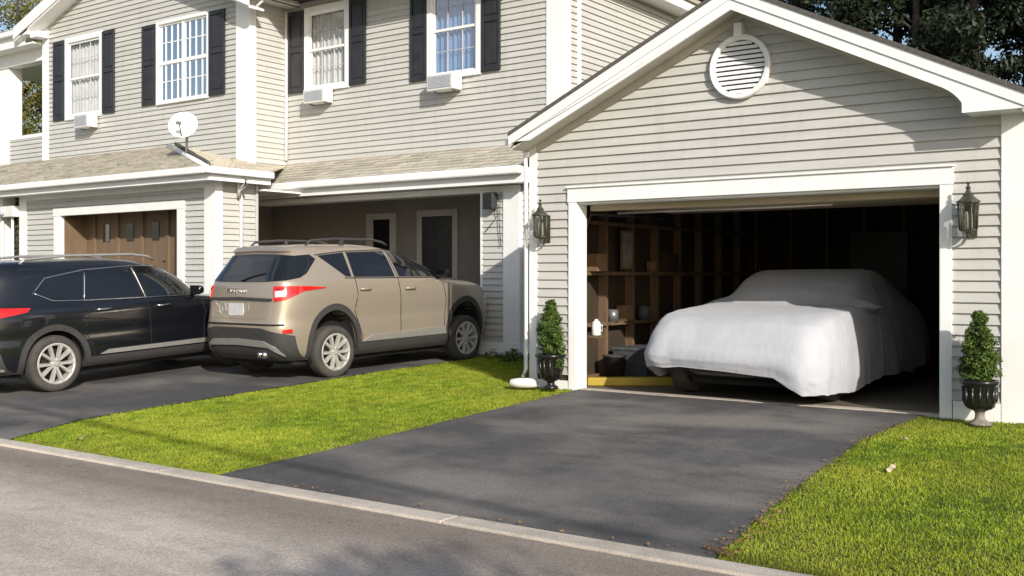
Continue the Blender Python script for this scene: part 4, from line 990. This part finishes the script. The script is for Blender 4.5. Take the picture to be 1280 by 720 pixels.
patch(B, [(-1.0,.27),(-.5,.27),(0,.27),(.5,.27),(1.0,.27)], [(-1.0,.52),(-.5,.60),(0,.60),(.5,.60),(1.0,.52)], .014, 'rear_bumper', M['clad'], tan, 'arc', 1, 30, 6, .04)
patch(B, [(-.80,.33),(-.62,.415),(0,.43),(.62,.415),(.80,.33)], [(-.72,.42),(-.55,.475),(0,.49),(.55,.475),(.72,.42)], .032, 'skid_plate', M['silver'], tan, 'arc', 1, 28, 3, .03)
patch(B, [(-.86,.625),(0,.625),(.86,.625)], [(-.86,.645),(0,.645),(.86,.645)], .004, 'tailgate_seam', M['under'], bo, 'arc', 1, 24, 1)
patch(B, [(-.62,.70),(0,.69),(.62,.70)], [(-.68,.885),(0,.895),(.68,.885)], .003, 'plate_recess', M['tan'], bo, 'arc', 1, 24, 3)
patch(B, [(-.66,.892),(0,.90),(.66,.892)], [(-.665,.915),(0,.925),(.665,.915)], .028, 'tailgate_trim', M['clad'], tan, 'arc', 1, 24, 2, .03)
def rearbox(y0, y1, z0, z1, dx, t, name, mat, par, b=.004, shear=0):
    x0 = B.arc(abs(y0+y1)/2, (z0+z1)/2)[0]; mb = MB()
    v = []
    for xx in (x0-dx, x0-dx+t):
        v += [(xx,y0+shear,z0),(xx,y1+shear,z0),(xx,y1-shear,z1),(xx,y0-shear,z1)]
    mb.add(v, [(0,1,2,3),(7,6,5,4),(0,4,5,1),(1,5,6,2),(2,6,7,3),(3,7,4,0)]); return mb.build(name, mat, par, rec=True)
wp = strip(B, dense([(.02,1.10),(-.15,1.16),(-.42,1.22)], 5), .010, .02, 'rear_wiper', M['under'], tan, 1, 'arc')
pl = rearbox(-.10, .22, .715, .865, .018, .012, 'licence_plate', M['plate'], tan)
rearbox(.285, .345, .72, .87, .010, .006, 'chrome_bar', M['silver'], tan, shear=-.03); rearbox(.375, .41, .72, .87, .010, .006, 'chrome_bar', M['silver'], tan, shear=-.03); rearbox(-.205, -.165, .74, .87, .010, .006, 'chrome_bar', M['silver'], tan)
tc = bpy.data.curves.new('badge', 'FONT'); tc.body = 'MAEIUI'; tc.size = .105; tc.extrude = .006; tc.space_character = 1.35; tc.align_x = 'CENTER'
to = bpy.data.objects.new('badge', tc); COL.objects.link(to); bpy.context.view_layer.update()
me = bpy.data.meshes.new_from_object(to.evaluated_get(bpy.context.evaluated_depsgraph_get())); bpy.data.objects.remove(to)
bd = bpy.data.objects.new('badge', me); COL.objects.link(bd); me.materials.clear(); me.materials.append(M['chrome']); bd.parent = tan
bd.location = (B.arc(0,1.0)[0]-.008, .10, .962); bd.rotation_euler = (R(80), 0, R(-90))
mb = MB(); mb.tube([(.02,-.50,.325),(.16,-.50,.33)], .035, 12); mb.tube([(.02,-.41,.325),(.16,-.41,.33)], .03, 12); mb.build('exhaust', M['chrome'], tan)
mb = MB(); mb.lathe([(0,0),(.025,0),(.018,.03),(.006,.05),(0,.052)], 10, Matrix.Translation((.85,0,1.675))); mb.build('antenna', M['clad'], tan)
for sg in (-1, 1): patch(B, [(4.12,.66),(4.24,.70)], [(4.10,.80),(4.19,.84)], .006, 'headlamp', M['clearlamp'], tan, 'side', sg, 6, 4)
def zm(z):
    P = [(-1,-1),(0,0),(.27,.29),(.44,.51),(.6,.72),(.90,1.085),(1.08,1.32),(1.5,1.685),(1.678,1.825),(1.75,1.905),(3,3.1)]
    for (a, b), (c, d) in zip(P[:-1], P[1:]):
        if a <= z <= c: return b+(d-b)*(z-a)/(c-a)
def remap(o):
    if o.name.startswith('wheel'): return
    if o.type == 'MESH':
        if o.name.startswith('badge'): o.location.z = zm(o.location.z)
        else:
            for v_ in o.data.vertices: v_.co.z = zm(v_.co.z)
    for c_ in o.children: remap(c_)
remap(tan)
# ---- black SUV
KS = [(.27,.20,4.62,.82),(.33,.09,4.76,.89),(.46,.03,4.86,.925),(.62,.0,4.90,.93),(.72,.01,4.90,.922),(.84,.03,4.86,.935),(.96,.05,4.74,.935),(1.02,.065,4.5,.925),(1.07,.08,4.1,.912),(1.11,.095,3.62,.895),(1.16,.115,3.42,.872),(1.34,.22,3.20,.815),(1.50,.30,2.93,.765),(1.59,.36,2.70,.72),(1.65,.42,2.45,.665),(1.69,.56,2.15,.56),(1.705,.90,1.8,.38)]
B2 = Body(KS)
blk = empty('suv', (-6.28, -3.98, -.188), 'black SUV with chrome-lined windows parked on the left driveway', 'car')
blk.rotation_euler = (0, R(-2.7), R(90))
AX2 = (.98, 3.86); WR2 = .365
bo = B2.mesh().build('body', M['blackpaint'], blk, rec=True)
cut_arches(bo, [(AX2[0], WR2+.01), (AX2[1], WR2+.01)], .42, .60); wells(blk, AX2, .413)
for sg in (-1, 1):
    for ax in AX2: wheel(blk, ax, sg*.82, sg, WR2, .24, .258)
    for ax in AX2: patch(B2, arch_pts(ax, WR2+.01, .418, -14, 194), arch_pts(ax, WR2+.01, .495, -10, 190), .012, 'arch_trim', M['clad'], bo, 'side', sg, 24, 3, .05)
    patch(B2, [(1.42,.28),(3.42,.28)], [(1.44,.40),(3.40,.40)], .012, 'sill_trim', M['clad'], bo, 'side', sg, 14, 4, .03)
    patch(B2, [(1.62,.425),(2.5,.425),(3.38,.425)], [(1.74,.475),(2.5,.48),(3.36,.485)], .022, 'door_moulding', M['silver'], bo, 'side', sg, 14, 3, .03)
    dlo_b = [(.98,1.19),(1.12,1.165),(1.62,1.15),(2.55,1.135),(3.30,1.13)]
    patch(B2, [(.80,1.27),(1.02,1.185),(1.42,1.17)], [(.80,1.28),(.98,1.45),(1.50,1.53)], .006, 'quarter_window', M['autoglass'], blk, 'side', sg, 12, 8)
    patch(B2, [(1.47,1.168),(2.32,1.15)], [(1.55,1.535),(2.22,1.555)], .006, 'door_window', M['autoglass'], blk, 'side', sg, 8, 8)
    patch(B2, [(2.42,1.148),(2.9,1.14),(3.38,1.135)], [(2.32,1.555),(2.80,1.535),(3.26,1.24)], .006, 'door_window', M['autoglass'], blk, 'side', sg, 14, 8)
    strip(B2, dense([(3.38,1.12),(2.5,1.13),(1.42,1.15),(1.0,1.17),(.76,1.28),(.95,1.465),(1.5,1.55),(2.25,1.575),(2.80,1.555),(3.3,1.25)], 5), .011, .006, 'window_moulding', M['chrome'], bo, sg)
    strip(B2, dense([(1.44,1.16),(1.525,1.52)], 6), .010, .008, 'pillar_moulding', M['chrome'], bo, sg)
    strip(B2, dense([(2.37,1.14),(2.26,1.55)], 6), .010, .008, 'pillar_moulding', M['silver'], bo, sg)
    for P in ([(1.50,1.52),(1.44,1.15),(1.47,.95),(1.40,.78),(1.52,.5),(1.55,.32)], [(2.26,1.54),(2.38,1.13),(2.41,.75),(2.40,.32)], [(3.28,1.10),(3.34,.85),(3.30,.5),(3.28,.32)]):
        strip(B2, dense(P, 5), .007, -.002, 'door_seam', M['under'], bo, sg)
    handle(B2, 1.68, 1.02, sg, blk, M['chrome'], .22); handle(B2, 2.62, 1.01, sg, blk, M['chrome'], .22)
    mirror(B2, 3.18, 1.12, sg, blk, M['blackpaint'])
    patch(B2, [(.74*sg,.975),(.92*sg,.985),(1.30*sg,1.05)], [(.72*sg,1.115),(.94*sg,1.115),(1.32*sg,1.095)], .014, 'tail_lamp', M['redlamp'], blk, 'arc', 1, 14, 4, .03)
    patch(B2, [(.52*sg,.93),(.86*sg,.93)], [(.50*sg,1.03),(.95*sg,1.03)], .022, 'reversing_lamp', M['clearlamp'], blk, 'arc', 1, 8, 4, .03)
    mb = MB(); ry = sg*.60; mb.tube([(.72,ry,1.66),(.80,ry,1.715),(1.4,ry,1.745),(2.35,ry,1.735),(2.62,ry,1.70),(2.72,ry,1.65)], .018, 8); mb.build('roof_rail', M['silver'], blk)
patch(B2, [(-.78,1.16),(0,1.13),(.78,1.16)], [(-.72,1.50),(0,1.53),(.72,1.50)], .008, 'rear_window', M['autoglass'], blk, 'arc', 1, 28, 8)
patch(B2, [(-.66,1.545),(0,1.56),(.66,1.545)], [(-.60,1.61),(0,1.625),(.60,1.61)], .05, 'spoiler', M['blackpaint'], blk, 'arc', 1, 20, 4, .05)
patch(B2, [(-1.02,.29),(0,.29),(1.02,.29)], [(-1.02,.55),(0,.60),(1.02,.55)], .014, 'rear_bumper', M['clad'], blk, 'arc', 1, 30, 6, .04)
patch(B2, [(-.98,.345),(0,.36),(.98,.345)], [(-.98,.365),(0,.40),(.98,.365)], .032, 'bumper_moulding', M['silver'], blk, 'arc', 1, 28, 2, .03)
for sg in (-1, 1): patch(B2, [(4.22,.68),(4.6,.72)], [(4.25,.86),(4.5,.92)], .006, 'headlamp', M['clearlamp'], blk, 'side', sg, 6, 4)

# ---- covered car in the garage
WC = 1.09
CS = [(z, a, b, c*WC) for z, a, b, c in [(.22,.05,4.44,1.0),(.40,.02,4.48,1.015),(.60,.0,4.45,1.0),(.74,.03,4.38,.975),(.85,.1,4.25,.95),(.915,.2,4.06,.925),(.955,.3,3.75,.915),(.985,.36,3.15,.89),(1.015,.45,2.84,.86),(1.18,.80,2.58,.77),(1.32,1.12,2.32,.695),(1.39,1.35,2.10,.62),(1.42,1.55,1.95,.48)]]
car = empty('covered_car', (2.66, 4.20, .008), 'dark low car hidden beneath a pale cover, front bumper and tyre showing', 'car')
car.rotation_euler = (0, 0, R(-90))
low = [(z, xr+.08, xf-.16, w-.03) for z, xr, xf, w in [(.16,.3,4.05,.75),(.22,.15,4.2,.88),(.4,.1,4.3,.92),(.6,.1,4.32,.93),(.74,.12,4.28,.92),(.84,.2,4.0,.88),(.89,.4,3.4,.8)]]
lo = Body(low).mesh().build('body', M['blackpaint'], car, rec=True); cut_arches(lo, [(.85,.34),(3.62,.34)], .37, .55)
mb = MB(); mb.box(.5, 4.0, -.6, .6, .15, .3); mb.build('underbody', M['under'], car)
for sg in (-1, 1):
    for ax in (.85, 3.62): wheel(car, ax, sg*.83, sg, .325, .22, .22)
mb = MB(); mb.bbox(4.10, 4.16, -.55, .55, .28, .40, .015); mb.build('grille', M['clad'], car)
C3 = Body(CS, LR=1.2, LF=.85, p=2.6, q=6, pf=2.9, qf=8, n=10)
mb = MB(); rings = []
SLc = [s_ for s_ in C3.sl]
for z, xr, xf, wv in SLc:
    o = C3.outline(xr, xf, wv, 30, 70); ring = o+[(x,-y) for x, y in o[-2:0:-1]]; row = []
    for i, (x, y) in enumerate(ring):
        s_ = max(0, min(1, (.80-z)/.55)); zz = z
        fr = max(0, min(1, (x-3.9)/.4)); rt = max(0, min(1, (-y-.35)/.5)); lf = max(0, min(1, (y-.2)/.6))    # car-left is world-right here
        hem = .34*fr*(1-.0*lf) + .20*(1-fr)
        left = max(0, min(1, (y-.45)/.35)); hem -= .22*fr*left*1.0 - 0.0; sd_ = max(0, min(1, (x-2.9)/.8))*max(0, min(1, (y-.45)/.35)); hem -= .08*sd_*(1-fr); hem -= .07*fr*left; hem += .075*fr*left; hem = max(.10, hem)
        hem += .03*s_*max(0, noise.noise(Vector((x*5, y*5, 8))))+.035*noise.noise(Vector((x*2.3, y*2.3, 5)))+.012*noise.noise(Vector((x*9, y*9, 2)))
        if z < .60: zz = hem+(.60-hem)*(z-.22)/.38
        nx = noise.noise(Vector((x*2.1, y*2.1, z*.9))); n2 = noise.noise(Vector((x*6, y*6, z*1.6+9)))
        amp = .012+.035*s_
        cx, cy = x-2.2, y; l = math.hypot(cx*.35, cy)+1e-6
        rg = 1-abs(noise.noise(Vector((x*3.3+y*1.2, y*3.3, z*1.1+4))))*2.4; r2 = 1-abs(noise.noise(Vector((x*8, y*8, z*2.2+1))))*2.6
        k = amp*(nx+.5*n2)+(.003+.016*s_)*max(0, rg)+(.0005+.006*s_)*max(0, r2)
        r3 = 1-abs(noise.noise(Vector((x*5+z*3, y*5-z*2, z*6+3))))*3; r4 = 1-abs(noise.noise(Vector((x*11, y*11+z*5, z*14+7))))*2.2; k += (.012*s_**2*fr)*max(0, r3)+.009*max(0, s_-.4)*(fr+.35)*max(0, r4)
        x2, y2 = x+cx*.35/l*k, y+cy/l*k
        zz += (.012*nx+.010*max(0, rg)*(1 if z < 1.3 else .4))*(1 if z > .8 else 0)
        if 2.55 < x < 2.82 and abs(y) > .76 and .93 < z < 1.10: y2 += math.copysign(.17*math.sin(PI*(x-2.55)/.27)*math.sin(PI*(z-.93)/.17), y)
        row.append((x2, y2, zz))
    rings.append(row)
n = len(rings[0])
for r_ in rings: mb.v += r_
for k in range(len(rings)-1):
    for i in range(n): mb.f.append((k*n+i, k*n+(i+1)%n, (k+1)*n+(i+1)%n, (k+1)*n+i)); mb.smooth.append(True)
c = len(mb.v); mb.v.append((1.75, 0, 1.43))
for i in range(n): mb.f.append(((len(rings)-1)*n+i, (len(rings)-1)*n+(i+1)%n, c)); mb.smooth.append(True)
seams = []
for q in (n//2-24, n//2+24, n//2-58, n//2+58):
    pts_ = [rings[k][q] for k in range(len(rings)-3)]
    seams.append(MB().tube([(p[0]+.002, p[1], p[2]+.001) for p in pts_], .0045, 5))
cov = mb.build('car_cover', M['cover'], None, rec=True); tag(cov, 'pale silver fabric cover draped over the low car inside the garage', 'car cover')
for q in seams: q.build('seam', M['cover'], cov)
cov.location = (2.66, 4.20, .008); cov.rotation_euler = (0, 0, R(-90))

# ------------------------------------------------------------------ things inside the garage
pf = empty('picture_frame', (.24, 1.90, 1.435), 'framed pale picture leaning between studs on the left garage wall', 'picture frame')
mb = MB(); mb.box(0, .02, -.17, .17, 0, .03); mb.box(0, .02, -.17, .17, .50, .53); mb.box(0, .02, -.17, -.14, .03, .50); mb.box(0, .02, .14, .17, .03, .50); mb.build('frame', M['wood'], pf)
MB().box(.004, .010, -.14, .14, .03, .50).build('picture', simple('faded_print', (.30,.29,.26), (.12,.11,.10), 9, .5), pf)
bx = empty('cardboard_box', (.30, 1.02, 1.41), 'small brown cardboard box on blocking near the garage door jamb', 'box')
mb = MB(); mb.bbox(-.09, .09, -.13, .13, 0, .22, .004); mb.build('carton', M['cardboard'], bx)
mb = MB(); mb.box(-.03, .03, -.132, .132, .2205, .2235); mb.build('tape', M['greydoor'], bx)
bn = empty('storage_bin', (.50, 1.95, .008), 'grey storage bin on the garage floor by the left wall', 'bin')
mb = MB(); mb.add([(-.22,-.36,0),(.22,-.36,0),(.22,.36,0),(-.22,.36,0),(-.26,-.42,.36),(.26,-.42,.36),(.26,.42,.36),(-.26,.42,.36)], [(0,3,2,1),(0,1,5,4),(1,2,6,5),(2,3,7,6),(3,0,4,7),(4,5,6,7)]); mb.build('tub', M['bluegrey'], bn)
mb = MB(); mb.bbox(-.275, .275, -.435, .435, .361, .40, .012); mb.build('lid', M['bluegrey'], bn)
bk = empty('bucket', (.45, 1.22, .008), 'black bucket standing on the garage floor near the left jamb', 'bucket')
MB().lathe([(0,.0),(.12,.0),(.15,.32),(.156,.32),(.156,.30),(.145,.30),(.12,.02),(0,.02)], 24).build('pail', M['clad'], bk); MB().tube([(.15*math.cos(a), .15*math.sin(a)*.3, .30-.1*math.sin(a)) for a in frange(0, PI, 10)], .005, 5).build('handle', M['chrome'], bk)
yp = MB(); yp.bbox(-.62, .62, -.07, .07, 0, .10, .01); yo = yp.build('wooden_beam', M['yellow']); yo.location = (1.02, .80, .009); yo.rotation_euler = (0,0,R(36)); tag(yo, 'yellow painted beam lying on the garage floor left of the car', 'beam')
bp = empty('plastic_jug', (.60, .52, .62), 'white plastic jug on a ledge just inside the left garage jamb', 'jug')
MB().box(-.52,.03,-.05,.12,-.03,-.001).build('shelf_ledge', M['wood'], bp)
MB().lathe([(0,0),(.055,0),(.06,.01),(.06,.13),(.045,.17),(.02,.185),(.02,.20),(0,.20)], 16).build('bottle', M['plasticw'], bp); MB().tube([(.05,0,.14),(.085,0,.12),(.085,0,.06),(.055,0,.04)], .009, 6).build('handle', M['plasticw'], bp)

def can(x, y, z, rad, h, mat, label):
    o = empty('paint_can', (x, y, z), label, 'paint can', 'cans on the garage wall ledges')
    MB().lathe([(0,0),(rad,0),(rad,h),(rad*.92,h),(rad*.92,h-.008),(0,h-.008)], 20).build('can', mat, o)
    MB().tube([(rad*math.cos(a), 0, h*.8-rad*.9*math.sin(a)) for a in frange(0, PI, 8)], .004, 5).build('handle', M['grey'], o)
can(.23, 1.55, .746, .075, .16, M['grey'], 'grey paint can on the lower wall ledge by the garage entrance')
can(.23, 2.40, .746, .085, .19, M['bluegrey'], 'dark paint can on the lower wall ledge deeper in the garage')
can(.23, 2.62, 1.406, .075, .15, M['cardboard'], 'brown paint can on the upper wall ledge beside the picture')
def carton(x, y, z, w_, d_, h_, mat, label):
    o = empty('cardboard_box', (x, y, z), label, 'box'); MB().bbox(-w_/2, w_/2, -d_/2, d_/2, 0, h_, .004).build('carton', mat, o)
    MB().box(-.02, .02, -d_/2-.002, d_/2+.002, h_+.0005, h_+.003).build('tape', M['greydoor'], o)
carton(.24, 3.10, 1.406, .16, .34, .26, M['sheath'], 'dark carton on the upper wall ledge behind the covered car hood')
carton(.24, 1.86, .746, .15, .22, .20, M['cardboard'], 'brown carton between two cans on the lower wall ledge')
carton(.30, 2.45, 2.066, .22, .40, .22, M['sheath'], 'dark carton on the topmost wall ledge in the garage')

# ------------------------------------------------------------------ small things on the lawn
LV = [(-1.9,-4.85,'pale dry leaf on the left lawn close to the kerb'),(5.05,-2.55,'largest pale dry leaf in the middle of the right lawn'),(5.85,-1.3,'small pale leaf on the right lawn below the urn'),(4.82,-1.35,'small pale leaf on the right lawn near the driveway edge')]
for i, (x, y, lb) in enumerate(LV):
    mb = MB(); s = (.045, .046, .03, .028)[i]; n = 10
    pts = [(s*1.2*math.cos(2*PI*k/n), s*.6*math.sin(2*PI*k/n)*(1+.3*math.cos(6*k)), .012*math.sin(k*1.9)) for k in range(n)]
    mb.v = [(0,0,.006)]+pts; mb.f = [(0, 1+k, 1+(k+1)%n) for k in range(n)]; mb.smooth = [True]*n; mb.tube([(s*1.1,0,.0),(s*1.7,.01,.01)], .003, 4)
    o = mb.build('fallen_leaf', M['leafdry']); o.location = (x, y, gz(x,y)+.03); o.rotation_euler = (.2, -.3, i*1.3); tag(o, lb, 'leaf', 'fallen leaves on the lawns')

rl = random.Random(4); mb = MB()      # dead leaf litter along the lawn edges
for i in range(900):
    q = rl.random()
    if q < .55: y = -5.1+rl.random()**1.6*4.5; x = smooth_edge(DR, y)+rl.gauss(.03, .06)
    elif q < .8: y = -5.1+rl.random()*4.6; x = smooth_edge(DL, y)+rl.gauss(0, .04)
    else: x = rl.uniform(-2.6, 6.5); y = -5.17+abs(rl.gauss(0, .05)); 
    z = gz(x if x < 0 else 1, y)+.012+rl.random()*.02; a = rl.uniform(0, 6.28); sz = rl.uniform(.006, .02); t = rl.uniform(-.5, .5)
    c_, s_ = math.cos(a)*sz, math.sin(a)*sz
    mb.quad((x-c_, y-s_, z), (x+s_*.5, y-c_*.5, z+sz*t), (x+c_, y+s_, z+.002), (x-s_*.5, y+c_*.5, z-sz*t*.5))
tag(mb.build('leaf_litter', simple('leaf_litter', (.30,.17,.07), (.16,.08,.035), 60, .9)), kind='stuff')
gc = leaves('ground_cover', [(-2.5+.22*i, 2.55+.25*math.sin(i*2.1), .09) for i in range(11)], [.16]*11, 2600, .028, M['shrubleaf'], None, 9, .6); tag(gc, kind='stuff')

# ------------------------------------------------------------------ trees
spec = [(-4.4,17.0,11,1.7,6.2,.13),(-3.3,15.2,12,1.6,6.0,.16),(-2.3,14.0,12,1.6,5.6,.15),(-1.5,16.0,13,1.8,5.2,.2),(-.8,13.4,12,1.5,4.6,.17),(0,15.2,13,1.9,4.0,.22),(.8,13.6,12,1.7,3.6,.18),(1.5,15.6,13,2.0,3.2,.24),(2.2,13.3,12,1.7,3.4,.2),(3.0,15.0,13,2.1,2.8,.25),(3.9,13.6,12,1.9,2.8,.2),(5.0,15.5,13,2.3,2.5,.22)]
names = ['thin dark tree nearest the house wall above the garage ridge','dark tree with sky around its bare trunk right of the garage ridge','dark bare-trunked tree second right of the garage ridge','thick dark trunk among the trees above the upper right rake','slim dark trunk above the middle of the right rake','stout dark tree above the middle of the right rake','dark leafy tree above the lower right rake','broad dark tree filling the gap above the lower right rake','dark tree directly above the right eave','dense dark tree at the right picture edge','dark tree beyond the right garage corner','broad dark tree far beyond the right garage corner']
for i, (x, y, h, cr, cz, tk) in enumerate(spec):
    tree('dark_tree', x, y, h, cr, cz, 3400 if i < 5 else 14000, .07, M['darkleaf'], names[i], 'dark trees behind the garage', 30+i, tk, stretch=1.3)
spec = [(-27,8.5,11.5,3.2,2.5),(-31,12,13,3.6,3.0),(-24.5,10.5,10.2,2.6,2.2)]
names = ['golden green tree behind the far left porch roof','tall golden tree at far left beyond the house','olive tree seen through the upstairs porch opening']
for i, (x, y, h, cr, cz) in enumerate(spec):
    tree('golden_tree', x, y, h, cr, cz, 26000, .062, M['goldleaf'], names[i], 'golden trees beyond the left porch', 60+i, .22)
# street tree and overhead line behind the camera: outside the picture, they throw the shadows at its lower edge
tree('street_tree', 13.9, -13.5, 5.9, 1.5, 3.4, 3800, .07, M['greenleaf'], 'leafy street tree across the road, outside the view', None, 81, .14)
for i, (x, y, h) in enumerate([(-6,-25,9),(0,-26,10),(7,-25,9),(-13,-25,10),(14,-27,10)]):
    tree('roadside_tree', x, y, h, 3.0, 1.6, 2600, .22, M['greenleaf'], ['leafy tree across the road left of the camera','leafy tree straight behind the camera','leafy tree across the road near the camera','leafy tree far left across the road','leafy tree right across the road behind the camera'][i], 'trees across the road', 90+i, .2)
wz = 6.2; off = Vector((1.75,-1.2,.98))/.98*(wz+.22); a = Vector((.634,-4.566,-.22)); dirv = (Vector((4.765,-5.049,-.238))-a).normalized()
mb = MB(); p0 = a+off; mb.tube([p0-dirv*40, p0+dirv*30], .036, 6); wo = mb.build('overhead_cable', M['clad']); tag(wo, 'black utility cable strung along the street above the road', 'cable')
